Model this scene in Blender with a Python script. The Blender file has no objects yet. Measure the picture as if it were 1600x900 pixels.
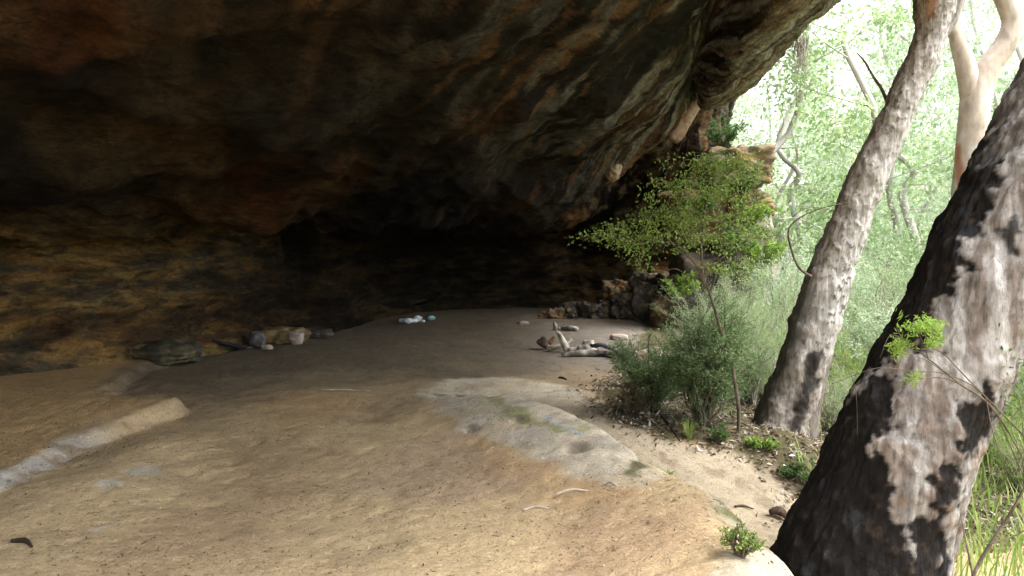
import bpy, math, random
import numpy as np
R = math.radians
rng = np.random.default_rng(11); random.seed(11)
scene = bpy.context.scene; COL = scene.collection

# ------------------------------------------------------------------ camera maths (photo pixels, 1600 x 900)
F = 1256.0; CAMZ = 1.6; TH = math.atan(60 / F)
def ray(px, py):
    a = (px - 800) / F; b = -(py - 450) / F
    return np.array([a, math.cos(TH) + b * math.sin(TH), -math.sin(TH) + b * math.cos(TH)])
def P(px, py, Y):
    d = ray(px, py); return np.array([0, 0, CAMZ]) + d * (Y / d[1])
def G(px, py, z=0.0):
    d = ray(px, py); t = (z - CAMZ) / d[2]; return np.array([0, 0, CAMZ]) + d * t
def to_px(p):
    q = p - np.array([0, 0, CAMZ])
    fw = q[..., 1] * math.cos(TH) - q[..., 2] * math.sin(TH)
    up = q[..., 1] * math.sin(TH) + q[..., 2] * math.cos(TH)
    return 800 + q[..., 0] / fw * F, 450 - up / fw * F

# ------------------------------------------------------------------ noise
_perm = np.random.default_rng(5).permutation(256); _perm = np.concatenate([_perm, _perm, _perm])
_g = np.random.default_rng(6).normal(size=(256, 3)); _g /= np.linalg.norm(_g, axis=1)[:, None]
def noise(p):
    p = np.asarray(p, float); i = np.floor(p).astype(int); f = p - i; u = f * f * f * (f * (f * 6 - 15) + 10); i &= 255
    out = np.zeros(p.shape[:-1])
    for dx in (0, 1):
        for dy in (0, 1):
            for dz in (0, 1):
                h = _perm[_perm[_perm[(i[..., 0] + dx) & 255] + ((i[..., 1] + dy) & 255)] + ((i[..., 2] + dz) & 255)]
                g = _g[h]
                d = g[..., 0] * (f[..., 0] - dx) + g[..., 1] * (f[..., 1] - dy) + g[..., 2] * (f[..., 2] - dz)
                w = (u[..., 0] if dx else 1 - u[..., 0]) * (u[..., 1] if dy else 1 - u[..., 1]) * (u[..., 2] if dz else 1 - u[..., 2])
                out += w * d
    return out * 1.6
def fbm(p, o=4, gain=.5):
    p = np.asarray(p, float); s = 0; a = 1
    for k in range(o): s = s + a * noise(p * (2.03 ** k) + 17.3 * k); a *= gain
    return s
def n2(x, y, f, o=3, z=0.0): return fbm(np.stack([x * f, y * f, np.full_like(x, z)], -1), o)
def ss(a, b, x):
    t = np.clip((x - a) / (b - a), 0, 1); return t * t * (3 - 2 * t)
def polydist(x, y, pts, closed=True):
    """signed distance to polygon: negative inside (or plain distance to an open polyline)"""
    pts = np.asarray(pts, float)[:, :2]; n = len(pts); d = np.full(x.shape, 1e9); ins = np.zeros(x.shape, bool)
    for i in range(n if closed else n - 1):
        a = pts[i]; b = pts[(i + 1) % n]; e = b - a
        t = np.clip(((x - a[0]) * e[0] + (y - a[1]) * e[1]) / (e @ e + 1e-12), 0, 1)
        d = np.minimum(d, np.hypot(x - a[0] - t * e[0], y - a[1] - t * e[1]))
        if closed:
            c = ((a[1] > y) != (b[1] > y)); xx = a[0] + (y - a[1]) * e[0] / (e[1] if abs(e[1]) > 1e-9 else 1e-9)
            ins ^= c & (x < xx)
    return np.where(ins, -d, d) if closed else d
def gp(*px): return [G(a, b)[:2] for a, b in px]

# ------------------------------------------------------------------ materials
def mat(name):
    m = bpy.data.materials.new(name); m.use_nodes = True; nt = m.node_tree
    b = nt.nodes['Principled BSDF']; b.inputs['Specular IOR Level'].default_value = .12; b.inputs['Roughness'].default_value = .85
    return m, nt, b
def N(nt, t, **kw):
    n = nt.nodes.new(t)
    for k, v in kw.items():
        if k in n.inputs.keys() if not hasattr(n, k) else False: n.inputs[k].default_value = v
        else: setattr(n, k, v)
    return n
def noisen(nt, scale, detail=6, rough=.6, stretch=(1, 1, 1), dist=0, coord='Object'):
    tc = nt.nodes.new('ShaderNodeTexCoord'); mp = nt.nodes.new('ShaderNodeMapping'); mp.inputs['Scale'].default_value = stretch
    nt.links.new(tc.outputs[coord], mp.inputs['Vector'])
    n = nt.nodes.new('ShaderNodeTexNoise'); n.inputs['Scale'].default_value = scale; n.inputs['Detail'].default_value = detail
    n.inputs['Roughness'].default_value = rough; n.inputs['Distortion'].default_value = dist
    nt.links.new(mp.outputs[0], n.inputs['Vector']); return n.outputs['Fac']
def ramp(nt, fac, stops, interp='LINEAR'):
    r = nt.nodes.new('ShaderNodeValToRGB'); r.color_ramp.interpolation = interp; e = r.color_ramp.elements
    while len(e) < len(stops): e.new(.5)
    for i, (p, c) in enumerate(stops):
        e[i].position = p; c = (c, c, c) if not isinstance(c, tuple) else c; e[i].color = (*c, 1)
    nt.links.new(fac, r.inputs[0]); return r.outputs[0]
def mixc(nt, a, b, fac, mode='MIX'):
    m = nt.nodes.new('ShaderNodeMix'); m.data_type = 'RGBA'; m.blend_type = mode
    for s, v in ((6, a), (7, b), (0, fac)):
        if hasattr(v, 'is_linked') or isinstance(v, bpy.types.NodeSocket): nt.links.new(v, m.inputs[s])
        else: m.inputs[s].default_value = (*v, 1) if isinstance(v, tuple) else v
    return m.outputs[2]
def bump(nt, b, h, strength, dist=.02, prev=None):
    n = nt.nodes.new('ShaderNodeBump'); n.inputs['Strength'].default_value = strength; n.inputs['Distance'].default_value = dist
    nt.links.new(h, n.inputs['Height'])
    if prev is not None: nt.links.new(prev, n.inputs['Normal'])
    nt.links.new(n.outputs[0], b.inputs['Normal']); return n.outputs[0]
def attrn(nt, name='Col'):
    a = nt.nodes.new('ShaderNodeAttribute'); a.attribute_name = name; return a
def leafmat(name, c1, c2, c3, trans=.5):
    m, nt, b = mat(name); g = nt.nodes.new('ShaderNodeNewGeometry')
    col = ramp(nt, g.outputs['Random Per Island'], [(0, c1), (.55, c2), (1, c3)])
    nt.links.new(col, b.inputs['Base Color']); b.inputs['Roughness'].default_value = .5
    t = nt.nodes.new('ShaderNodeBsdfTranslucent'); hs = nt.nodes.new('ShaderNodeHueSaturation'); hs.inputs['Value'].default_value = 1.5; hs.inputs['Saturation'].default_value = 1.0
    nt.links.new(col, hs.inputs['Color']); nt.links.new(hs.outputs[0], t.inputs[0])
    mx = nt.nodes.new('ShaderNodeMixShader'); mx.inputs[0].default_value = trans
    nt.links.new(b.outputs[0], mx.inputs[1]); nt.links.new(t.outputs[0], mx.inputs[2])
    nt.links.new(mx.outputs[0], nt.nodes['Material Output'].inputs[0]); return m
def barkmat(name, c1, c2, c3, scale=6, stretch=(1, 1, .3), bs=.6):
    m, nt, b = mat(name); f = noisen(nt, scale, 8, .65, stretch, .4)
    col = ramp(nt, f, [(.32, c1), (.5, c2), (.66, c3)]); nt.links.new(col, b.inputs['Base Color'])
    bump(nt, b, noisen(nt, scale * 4, 6, .6, stretch), bs, .02); return m
def attrmat(name, mottle=.5, scale=14, stretch=(1, 1, 1), bs=.6, bd=.03, bscale=20, dist=.3):
    m, nt, b = mat(name); a = attrn(nt)
    k = ramp(nt, noisen(nt, scale, 8, .68, stretch, dist), [(.28, 1 - mottle), (.5, 1.0), (.72, 1 + mottle * .6)])
    nt.links.new(mixc(nt, a.outputs['Color'], k, 1.0, 'MULTIPLY'), b.inputs['Base Color'])
    p = bump(nt, b, noisen(nt, bscale, 8, .62, stretch, dist), bs, bd); return m, nt, b, p

# ------------------------------------------------------------------ object helpers
def tag(o, label=None, cat=None, group=None, kind=None):
    for k, v in (('label', label), ('category', cat), ('group', group), ('kind', kind)):
        if v: o[k] = v
    return o
def empty(name, loc, rz=0, **kw):
    o = bpy.data.objects.new(name, None); COL.objects.link(o); o.location = loc; o.rotation_euler.z = rz; o.empty_display_size = .1
    return tag(o, **kw)
def meshobj(name, v, f, m, parent=None, origin=None, col=None, smooth=True, loc=None):
    """v: verts (world); f: array of quads/tris (array or list of arrays)"""
    v = np.asarray(v, float); me = bpy.data.meshes.new(name)
    fl = f if isinstance(f, list) else [f]
    fl = [np.asarray(a, int) for a in fl if len(a)]
    me.vertices.add(len(v)); org = np.zeros(3) if origin is None else np.asarray(origin, float)
    me.vertices.foreach_set('co', (v - org).astype(np.float32).ravel())
    idx = np.concatenate([a.ravel() for a in fl]); tot = np.concatenate([np.full(len(a), a.shape[1]) for a in fl])
    st = np.concatenate([[0], np.cumsum(tot)[:-1]])
    me.loops.add(len(idx)); me.loops.foreach_set('vertex_index', idx.astype(np.int32))
    me.polygons.add(len(tot)); me.polygons.foreach_set('loop_start', st.astype(np.int32))
    me.update(calc_edges=True); me.validate()
    if smooth: me.polygons.foreach_set('use_smooth', np.ones(len(me.polygons), bool))
    if col is not None:
        a = me.color_attributes.new('Col', 'FLOAT_COLOR', 'POINT')
        a.data.foreach_set('color', np.concatenate([col, np.ones((len(col), 1))], 1).astype(np.float32).ravel())
    me.materials.append(m); o = bpy.data.objects.new(name, me); COL.objects.link(o)
    if parent is not None: o.parent = parent
    elif loc is not None: o.location = loc
    elif origin is not None: o.location = org
    return o
class MB:
    def __init__(s): s.v = []; s.q = []; s.t = []; s.c = []; s.n = 0
    def add(s, v, q=None, t=None, c=None):
        s.v.append(np.asarray(v, float))
        if q is not None and len(q): s.q.append(np.asarray(q, int) + s.n)
        if t is not None and len(t): s.t.append(np.asarray(t, int) + s.n)
        if c is not None: s.c.append(np.broadcast_to(np.asarray(c, float), (len(v), 3)))
        s.n += len(v)
    def build(s, name, m, parent=None, origin=None, smooth=True):
        if not s.v: return None
        fl = []
        if s.q: fl.append(np.concatenate(s.q))
        if s.t: fl.append(np.concatenate(s.t))
        return meshobj(name, np.concatenate(s.v), fl, m, parent, origin, np.concatenate(s.c) if s.c else None, smooth)
def spline(pts, n):
    """catmull-rom through rows of pts (k, d) -> (n, d)"""
    p = np.asarray(pts, float); k = len(p); e = np.concatenate([[2 * p[0] - p[1]], p, [2 * p[-1] - p[-2]]])
    t = np.linspace(0, k - 1 - 1e-9, n); i = t.astype(int); u = (t - i).reshape((-1,) + (1,) * (p.ndim - 1))
    a, b, c, d = e[i], e[i + 1], e[i + 2], e[i + 3]
    return .5 * (2 * b + (c - a) * u + (2 * a - 5 * b + 4 * c - d) * u * u + (3 * b - a - 3 * c + d) * u ** 3)
def tube(mb, pts, rad, seg=6, rough=0.0, nf=3.0, cap=True, col=None, seed=0.0, flute=0.0):
    pts = np.asarray(pts, float); n = len(pts); rad = np.broadcast_to(np.asarray(rad, float), (n,))
    tg = np.gradient(pts, axis=0); tg /= np.linalg.norm(tg, axis=1)[:, None] + 1e-12
    ref = np.array([1., 0, 0]) if abs(tg[0, 0]) < .8 else np.array([0, 1., 0])
    us = []; u = ref
    for i in range(n):
        u = u - tg[i] * (u @ tg[i]); u = u / (np.linalg.norm(u) + 1e-12); us.append(u)
    us = np.array(us); w = np.cross(tg, us)
    a = np.linspace(0, 2 * math.pi, seg, endpoint=False)
    dirs = us[:, None, :] * np.cos(a)[None, :, None] + w[:, None, :] * np.sin(a)[None, :, None]
    r = rad[:, None] * np.ones(seg)[None]
    if rough:
        q = pts[:, None, :] + dirs * rad[:, None, None]
        r = r * (1 + rough * fbm(q * nf + seed, 4))
        if flute: r = r * (1 + flute * np.sin(a * 5 + seed)[None] * 1.0 + flute * .6 * np.sin(a * 9 + 2)[None])
    v = (pts[:, None, :] + dirs * r[..., None]).reshape(-1, 3)
    i = np.arange(n - 1)[:, None]; j = np.arange(seg)[None]; k = (j + 1) % seg
    q = np.stack([i * seg + j, i * seg + k, (i + 1) * seg + k, (i + 1) * seg + j], -1).reshape(-1, 4)
    t = []
    if cap:
        v = np.concatenate([v, [pts[0], pts[-1]]]); c0 = n * seg
        jj = np.arange(seg); kk = (jj + 1) % seg
        t = np.concatenate([np.stack([kk, jj, np.full(seg, c0)], 1), np.stack([(n - 1) * seg + jj, (n - 1) * seg + kk, np.full(seg, c0 + 1)], 1)])
    mb.add(v, q, t, col); return v
def leaves(mb, pos, dirs, L, W, jitter=.6, r=None):
    """diamond leaves, slightly folded; pos (n,3), dirs (n,3)"""
    r = r or rng; n = len(pos)
    if n == 0: return
    d = dirs + r.normal(size=(n, 3)) * jitter; d /= np.linalg.norm(d, axis=1)[:, None] + 1e-9
    s = np.cross(d, r.normal(size=(n, 3))); s /= np.linalg.norm(s, axis=1)[:, None] + 1e-9
    nn = np.cross(d, s); l = L * r.uniform(.6, 1.3, (n, 1)); w = W * r.uniform(.7, 1.3, (n, 1))
    v = np.stack([pos, pos + d * l * .45 + s * w * .5 + nn * w * .15, pos + d * l - nn * l * .08, pos + d * l * .45 - s * w * .5 + nn * w * .15], 1).reshape(-1, 3)
    b = np.arange(n)[:, None] * 4
    mb.add(v, b + np.array([[0, 1, 2, 3]]))
def unit(v): v = np.asarray(v, float); return v / (np.linalg.norm(v) + 1e-12)
def wiggle(a, b, n, amp, r=None):
    r = r or rng; a = np.asarray(a, float); b = np.asarray(b, float); t = np.linspace(0, 1, n)[:, None]
    k = r.normal(size=(max(3, n // 3), 3)) * amp * np.linalg.norm(b - a); k[0] = 0; k[-1] = 0
    return a + (b - a) * t + spline(k, n)

# ------------------------------------------------------------------ ground
crest = np.array([G(px, py, .08)[:2] for px, py in [(660, 612), (760, 622), (850, 648), (930, 690), (1000, 738), (1060, 762), (1130, 790), (1200, 838), (1240, 900)]])
co = np.argsort(crest[:, 1]); CY = crest[co, 1]; CX = crest[co, 0]
SLAB = [(-3.35, -6), (-3.42, 5.2), (-3.5, 6.6), (-3.42, 7.1), (-3.25, 7.8), (-3.6, 7.95), (-4.0, 8.15), (-4.35, 8.6), (-4.6, 9.3), (-4.9, 11), (-14, 13), (-14, -6)]
PITS = [(795, 631, .20, .07, .07), (770, 628, .10, .05, .05), (738, 672, .07, .05, .04), (902, 722, .10, .06, .05), (690, 622, .12, .05, .03), (720, 625, .1, .05, .03), (830, 634, .12, .05, .05),
        (760, 606, .45, .08, .035), (812, 671, .08, .05, .03), (1215, 803, .16, .09, .05), (835, 676, .12, .05, .02), (1010, 735, .2, .08, .08)]
EY = [-8, 0, 3, 4, 5, 6, 7, 8, 10, 13, 18, 30, 60]; EX = [2.2, 1.7, 1.25, 1.35, 1.3, 1.25, 1.4, 1.75, 2.3, 3.3, 4.6, 8, 14]
def ground_h(x, y, detail=True):
    x = np.asarray(x, float); y = np.asarray(y, float)
    h = .035 * n2(x, y, .35, 2) + .018 * n2(x, y, 1.3, 3, 4.)
    s = x - np.interp(y, CY, CX, left=CX[0] + .1, right=CX[-1] + 2)
    act = ss(9.4, 7.6, y) * ss(-2, 2, y)
    hm = np.where(s < 0, np.exp(-(s / .75) ** 2), np.exp(-(s / .28) ** 2)) * .17
    h = h + act * hm - act * .20 * ss(.04, .30, s) * ss(7.6, 5.8, y)
    e = x - np.interp(y, EY, EX)
    h = h - .20 * ss(5.4, 4.2, y) * ss(-.35, .35, e)
    h = h - .22 * ss(-.4, .9, e) - .09 * np.clip(e - .5, 0, 9) ** 1.15 * ss(0, 2, e)
    h = h + 0.05 * np.clip(y - 26, 0, 200) ** 1.1 * ss(-2, 8, x) + .07 * np.clip(x - 16, 0, 200)
    # bank at foot of the second tree
    h = h + .20 * np.exp(-(((x - 2.35) / .55) ** 2 + ((y - 7.3) / .5) ** 2))
    # raised sandy slab on the left
    d = polydist(x + .10 * n2(x, y, 1.3, 3, 9.), y + .10 * n2(x, y, 1.3, 3, 19.), SLAB)
    nzs = n2(x, y, 2.5, 2, 29.)
    top = np.interp(y, [0, 5, 6.5, 7.7, 8.6, 9.6, 12], [.06, .07, .10, .15, .13, .09, .12])
    h = h + top * ss(.13 + .05 * nzs, -.06 + .05 * nzs, d) + .05 * np.clip(-d, 0, 4) * ss(4, 8, y)
    # low swell below the slab edge
    h = h + .09 * np.exp(-(((x + 2.85) / .33) ** 2 + ((y - 6.15) / .55) ** 2)) + .07 * np.exp(-(((x + 2.9) / .6) ** 2 + ((y - 5.2) / .4) ** 2))
    # bank along the far wall
    h = h + .12 * ss(15.8, 18.6, y) * ss(6, 3, x)
    for px, py, rx, ry, dep in PITS:
        c = G(px, py, .05); q = ((x - c[0]) / rx) ** 2 + ((y - c[1]) / (ry * 1.9)) ** 2
        h = h - dep * np.exp(-q * q * 1.5)
    if detail:
        h = h + .006 * n2(x, y, 7, 3, 2.)
        near = ss(14, 5, y)
        h = h - .008 * near * ss(.2, .6, n2(x, y, 5.5, 2, 33.)) - .009 * near * ss(.3, .6, n2(x, y, 13, 2, 71.)) + .006 * near * n2(x, y, 3.0, 2, 55.)
    return h
def gz(x, y): return float(ground_h(np.array([float(x)]), np.array([float(y)]), False)[0])
def grid_axis(lo, c0, c1, hi, step, ngrow):
    mid = np.arange(c0, c1, step); g = np.cumsum(step * 1.13 ** np.arange(1, ngrow))
    l = c0 - g * ((c0 - lo) / g[-1]); r = c1 + g * ((hi - c1) / g[-1]); return np.concatenate([l[::-1], mid, r])
def gp(*px):
    out = []
    for a, b_ in px:
        z = -.15
        if b_ < 398: q = G(a, 398, 0)
        else:
            for _ in range(8): q = G(a, b_, z); z = .5 * z + .5 * gz(q[0], q[1])
        out.append(q[:2])
    return out
xs = grid_axis(-150, -6.5, 5.5, 170, .024, 42)
yy = [2.2]
while yy[-1] < 24: yy.append(yy[-1] + .0042 * max(yy[-1], 3))
yy = np.array(yy); g = np.cumsum(.1 * 1.14 ** np.arange(1, 46)); yy = np.concatenate([(2.2 - g[:30] * (40 / g[29]))[::-1], yy, 24 + g * (220 / g[-1])])
X, Y = np.meshgrid(xs, yy); H = ground_h(X, Y)
def ground_col(x, y):
    sand = np.array([.50, .375, .22]); sand2 = np.array([.34, .235, .14]); deep = np.array([.14, .115, .085]); rock = np.array([.54, .475, .37])
    orange = np.array([.50, .30, .14]); moss = np.array([.21, .235, .06]); dark = np.array([.06, .05, .04]); forest = np.array([.085, .075, .04]); grey = np.array([.27, .245, .21]); white = np.array([.52, .49, .44])
    c = np.empty(x.shape + (3,)); c[:] = sand
    def lay(col, m): nonlocal c; m = np.clip(m, 0, 1)[..., None]; c = c * (1 - m) + col * m
    nA = n2(x, y, .8, 4, 1.); nB = n2(x, y, 2.2, 4, 5.); nC = n2(x, y, 6, 3, 8.)
    lay(sand2, ss(-.1, .6, nA) * .6)
    lay(deep, ss(7.0, 11.5, y + nA * .9 - .12 * x) * .9)  # rear floor greyer brown, with light falloff painted in as well
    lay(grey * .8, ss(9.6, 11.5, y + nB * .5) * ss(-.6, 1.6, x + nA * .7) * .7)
    lay(np.array([.40, .29, .20]), .6 * ss(.15, -.1, polydist(x, y, gp((540, 760), (640, 690), (760, 650), (720, 700), (850, 740), (700, 790)))))
    # brown patch right of centre foreground
    lay(np.array([.36, .24, .15]), .5 * ss(.25, -.25, polydist(x, y, gp((860, 830), (960, 790), (1060, 800), (1110, 850), (1060, 900), (900, 890))) + nB * .15))
    lay(orange, .32 * ss(.2, -.1, polydist(x, y, gp((740, 690), (830, 705), (910, 745), (1010, 765), (960, 790), (830, 745))) + nB * .2))
    lay(orange, .35 * ss(.3, -.2, polydist(x, y, gp((380, 625), (480, 610), (560, 630), (470, 670))) + nA * .3))
    # bare pale sandstone
    d = polydist(x, y, gp((650, 618), (700, 592), (800, 590), (890, 604), (960, 640), (1010, 680), (1100, 700), (1180, 712), (1240, 760), (1260, 830), (1250, 980), (1120, 960), (1150, 840), (1085, 795), (1000, 760), (905, 745), (870, 722), (780, 690), (740, 668), (690, 640)))
    m = ss(.12, -.10, d + nB * .12 + nC * .05)
    lay(rock, m * .95); lay(grey, m * ss(.1, .6, nB + .3 * nC) * .5); lay(np.array([.46, .34, .2]), m * ss(.25, .7, -nA) * .4)
    lay(np.array([.52, .42, .28]), ss(.16, .02, polydist(x, y, gp((980, 748), (1060, 772), (1130, 800), (1200, 845)), False) + nC * .05) * .9)
    lay(np.array([.54, .46, .34]), ss(.14, .02, np.hypot(x - G(900, 725)[0], (y - G(900, 725)[1]) * .6)) * .9)
    for (px, py) in ((738, 672), (850, 700), (820, 700)):
        q = G(px, py); lay(np.array([.52, .46, .38]), ss(.22, .05, np.hypot(x - q[0], (y - q[1]) * .6) + nC * .05) * .8)
    md = polydist(x, y, gp((735, 622), (800, 645), (850, 662), (900, 675), (960, 690), (1010, 722)), False)
    lay(moss, ss(.12, .02, md + nB * .10 + nC * .08) * .6)
    md = polydist(x, y, gp((960, 700), (1000, 736)), False); lay(moss * .8, ss(.12, .02, md + nC * .05) * .8)
    for (px, py, r_) in ((1157, 845, .12), (1175, 880, .14), (1030, 742, .16), (1000, 625, .1)):
        q = G(px, py, -.1); lay(moss * .7, ss(r_ * 1.6, r_ * .3, np.hypot(x - q[0], y - q[1]) + nC * .08) * .8)
    # grey water stains on the rock
    q = polydist(x, y, gp((850, 652), (880, 668), (905, 680)), False); lay(np.array([.42, .43, .45]), ss(.05, .01, q + nC * .03) * .9)
    sc_ = x - np.interp(y, CY, CX, left=CX[0] + .1, right=CX[-1] + 2); lay(np.array([.31, .255, .18]), ss(.05, .4, sc_) * ss(9.5, 8, y) * .85 * m); lay(np.array([.20, .16, .11]), ss(.05, .4, sc_) * m * ss(.1, .5, nB + nC * .4) * .7)
    clf = polydist(x, y, gp((985, 738), (1030, 752), (1085, 770), (1120, 782)), False); lay(np.array([.07, .075, .035]), ss(.10, .02, clf + nC * .05) * .85)  # mossy cleft with its shadow painted dark
    # organic dark soil, litter and forest floor
    e = x - np.interp(y, EY, EX)
    pth = polydist(x, y, gp((930, 620), (960, 660), (1040, 690), (1100, 698), (1170, 712), (1240, 762), (1250, 800), (1300, 850), (1900, 850), (2400, 560), (1300, 480), (1010, 500), (985, 560)))
    lay(forest, ss(.10, -.12, pth + nB * .13 + nC * .06)); lay(np.array([.16, .12, .08]), ss(.10, -.12, pth + nB * .13) * ss(.1, .5, nC) * .6)
    lay(np.array([.10, .13, .05]), ss(3, 6, e) * .8)
    # raised slab: ochre sand, broken edge painted pale where it faces the light
    sd = polydist(x + .10 * n2(x, y, 1.3, 3, 9.), y + .10 * n2(x, y, 1.3, 3, 19.), SLAB)
    lay(np.array([.50, .33, .16]), ss(.05, -.3, sd) * .8)
    ed = ss(.13, .05, np.abs(sd - .04) + nC * .05) * ss(8.0, 7.4, y)
    lay(np.array([.56, .42, .26]), ed); lay(white, ed * ss(6.9, 6.2, y + nB * .2) * .9); lay(np.array([.33, .23, .13]), ed * ss(.15, .6, nB + nC * .5) * .7)
    for (px, py, r_) in ((225, 735, .16), (170, 760, .10), (165, 806, .07), (205, 738, .1)):
        q = G(px, py, .05); lay(np.array([.5, .46, .38]), ss(r_, r_ * .2, np.hypot((x - q[0]), (y - q[1]) * .8) + nC * .06) * .8)
    lay(np.array([.42, .24, .09]), ss(.25, .0, np.abs(y - 17.2 - nA * .3)) * ss(-1, 3, x) * .8)
    for px, py, rx, ry, dep in PITS[:7] + PITS[8:10]:
        q = G(px, py, .03); lay(np.array([.13, .11, .09]), ss(1.1, .3, np.sqrt(((x - q[0]) / rx) ** 2 + ((y - q[1]) / (ry * 1.9)) ** 2) + nC * .3) * .75)  # pit shade painted into the ground colour
    return np.clip(c, .01, .9)
nx, ny = len(xs), len(yy)
gi = (np.arange(ny - 1)[:, None] * nx + np.arange(nx - 1)[None]); GQ = np.stack([gi, gi + 1, gi + nx + 1, gi + nx], -1).reshape(-1, 4)
m, nt, b = mat('ground_sand'); a = attrn(nt)
sp = ramp(nt, noisen(nt, 26, 5, .7, (1, 1, 1), 1.5), [(.33, .30), (.42, .92), (.6, 1.04), (.75, 1.2)])
sp2 = ramp(nt, noisen(nt, 110, 4, .7), [(.25, .7), (.5, 1.0), (.75, 1.25)])
sp3 = ramp(nt, noisen(nt, 3.1, 6, .65, (1, 1, 1), .6), [(.3, .82), (.5, 1.0), (.7, 1.12)])
c_ = mixc(nt, a.outputs['Color'], sp, .75, 'MULTIPLY'); c_ = mixc(nt, c_, sp2, .8, 'MULTIPLY'); c_ = mixc(nt, c_, sp3, 1.0, 'MULTIPLY')
nt.links.new(c_, b.inputs['Base Color']); b.inputs['Roughness'].default_value = .95
p_ = bump(nt, b, noisen(nt, 24, 5, .7, (1, 1, 1), 1.5), .9, .03); bump(nt, b, noisen(nt, 120, 4, .7), .5, .006, p_)
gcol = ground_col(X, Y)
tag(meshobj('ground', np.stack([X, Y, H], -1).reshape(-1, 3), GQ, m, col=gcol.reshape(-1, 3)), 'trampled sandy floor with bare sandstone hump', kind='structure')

# ------------------------------------------------------------------ cliff with overhang
def prof(Fx, Fy, wt, Lx, Ly, Lz, Fz=0.0, top=9.0, wallin=.35, brow=None):
    Fp = np.array([Fx, Fy]); Lp = np.array([Lx, Ly]); d = Lp - Fp; s = np.linalg.norm(d); u = d / s
    k = min(1, s / 9.0)
    def at(dist, z): q = Fp + u * dist; return [q[0], q[1], z]
    return [at(.25, -.9), at(.02, Fz), at(-wallin * 1.0, Fz + (wt - Fz) * .45), at(-.2, wt * .97), at(s * .10, wt + (.22 if brow is None else .05)), at(s * .36, wt + (Lz - wt) * .44 if brow is None else brow), at(s * .62, wt + (Lz - wt) * .74 if brow is None else brow + (Lz - brow) * .45),
            at(s * .80, Lz - .12 if brow is None else brow + (Lz - brow) * .76), at(s * .865, Lz + .34 * k), at(s * .90, Lz - .38 * k), at(s * .955, Lz - .32 * k), at(s, Lz), at(s + .05, Lz + .8), at(s - .2, top), at(s - 6, top + 2), at(-16, top + 2), at(-16, -1)]
ST = [prof(-6.9, 2.0, 1.9, 2.6, 2.3, 4.7), prof(-6.7, 3.4, 1.9, 3.45, 3.6, 4.75), prof(-6.5, 5.5, 1.8, 3.78, 5.6, 4.7, .2, brow=2.9), prof(-6.0, 8.6, 1.8, 3.84, 8.6, 4.65, .3, brow=2.8), prof(-4.9, 11.5, 1.85, 3.95, 10.6, 4.6, .1, brow=2.6),
      prof(-3.8, 14.6, 1.9, 4.08, 12.2, 4.55, brow=2.38), prof(-2.9, 17.4, 2.0, 4.12, 13.8, 4.55, brow=2.05), prof(-1.0, 19.9, 2.1, 4.18, 15.2, 4.65, brow=2.1), prof(1.6, 20.4, 2.1, 4.2, 16.2, 4.85, brow=2.75), prof(3.6, 18.9, 1.7, 4.45, 16.9, 5.0),
      prof(5.2, 21, 1.8, 5.5, 19.6, 5.5), prof(5.6, 26, 1.8, 6.0, 25.5, 6), prof(5.6, 34, 1.8, 6.2, 34, 6)]
ST = np.array(ST)
cap = ST[0].copy(); cap[:, 1] -= .3; cz = cap.mean(0); cap = cz + (cap - cz) * .02
NU, NV = 620, 520
A = spline(ST, NU)                                   # along the cliff
def vres(A):                                          # more rows on the visible underside
    k = A.shape[1]; w = np.interp(np.arange(k - 1), [0, 1, 5, 11, 12, 13, 15], [20, 60, 60, 34, 22, 8, 4]).astype(int)
    ts = np.concatenate([i + np.arange(n) / n for i, n in enumerate(w)] + [[k - 1 - 1e-6]])
    B = np.moveaxis(A, 1, 0); e = np.concatenate([[2 * B[0] - B[1]], B, [2 * B[-1] - B[-2]]]); i = ts.astype(int); u = (ts - i)[:, None, None]
    a, b, c, d = e[i], e[i + 1], e[i + 2], e[i + 3]
    return np.moveaxis(.5 * (2 * b + (c - a) * u + (2 * a - 5 * b + 4 * c - d) * u * u + (3 * b - a - 3 * c + d) * u ** 3), 0, 1), ts
Cg, TS = vres(A); NV = Cg.shape[1]
def gnormal(S):
    n = np.cross(np.gradient(S, axis=0), np.gradient(S, axis=1)); return n / (np.linalg.norm(n, axis=-1)[..., None] + 1e-9)
nrm = gnormal(Cg)
# make the normals point into the open cave (down/right on the roof)
if nrm[NU // 2, 200, 2] > 0: nrm = -nrm
UU = np.linspace(0, len(ST) - 1, NU)[:, None] * np.ones(NV)[None]; TT = np.ones(NU)[:, None] * TS[None]
def uv(ft, fu, seed): return np.stack([TT * ft, UU * fu, Cg[..., 2] * 0 + seed], -1)
LL = np.log(np.clip(11.7 - TT, .25, 12)) + .9 * np.log(np.logaddexp(0, (9.3 - UU) * 4) / 4 + .12)
def lv(f, seed): return np.stack([LL * f, Cg[..., 0] * .45, Cg[..., 1] * .22 + seed], -1)
big = fbm(Cg * .42 + 3.1, 3); mid = fbm(Cg * np.array([1.0, .45, 1.5]) + 9, 4)
warp = .55 * fbm(uv(.5, .35, 4.), 3) + .25 * fbm(Cg * .6 + 11, 3)
zz = Cg[..., 2] + .30 * fbm(Cg * .5 + 40, 3) + .03 * Cg[..., 1]
def steps(t):
    fr = t - np.floor(t); hsh = np.sin(np.floor(t) * 12.9898) * 43758.5; hsh = hsh - np.floor(hsh)
    return (np.where(fr < .8, fr / .8, (1 - fr) / .2) ** 1.5) * (.35 + .65 * hsh) - .3
lipw = ss(6.4, 8.5, TT); und = ss(1.0, 1.6, TT) * ss(15, 12, TT); wallw = ss(4.4, 3.4, TT); roofw = 1 - wallw
tame = (1 - .5 * ss(5.4, 6.6, TT)) * (1 - .55 * ss(8.3, 9.3, TT) * ss(13, 12, TT))
brk = ss(-.5, .2, fbm(uv(.8, .5, 30.), 2))
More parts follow.
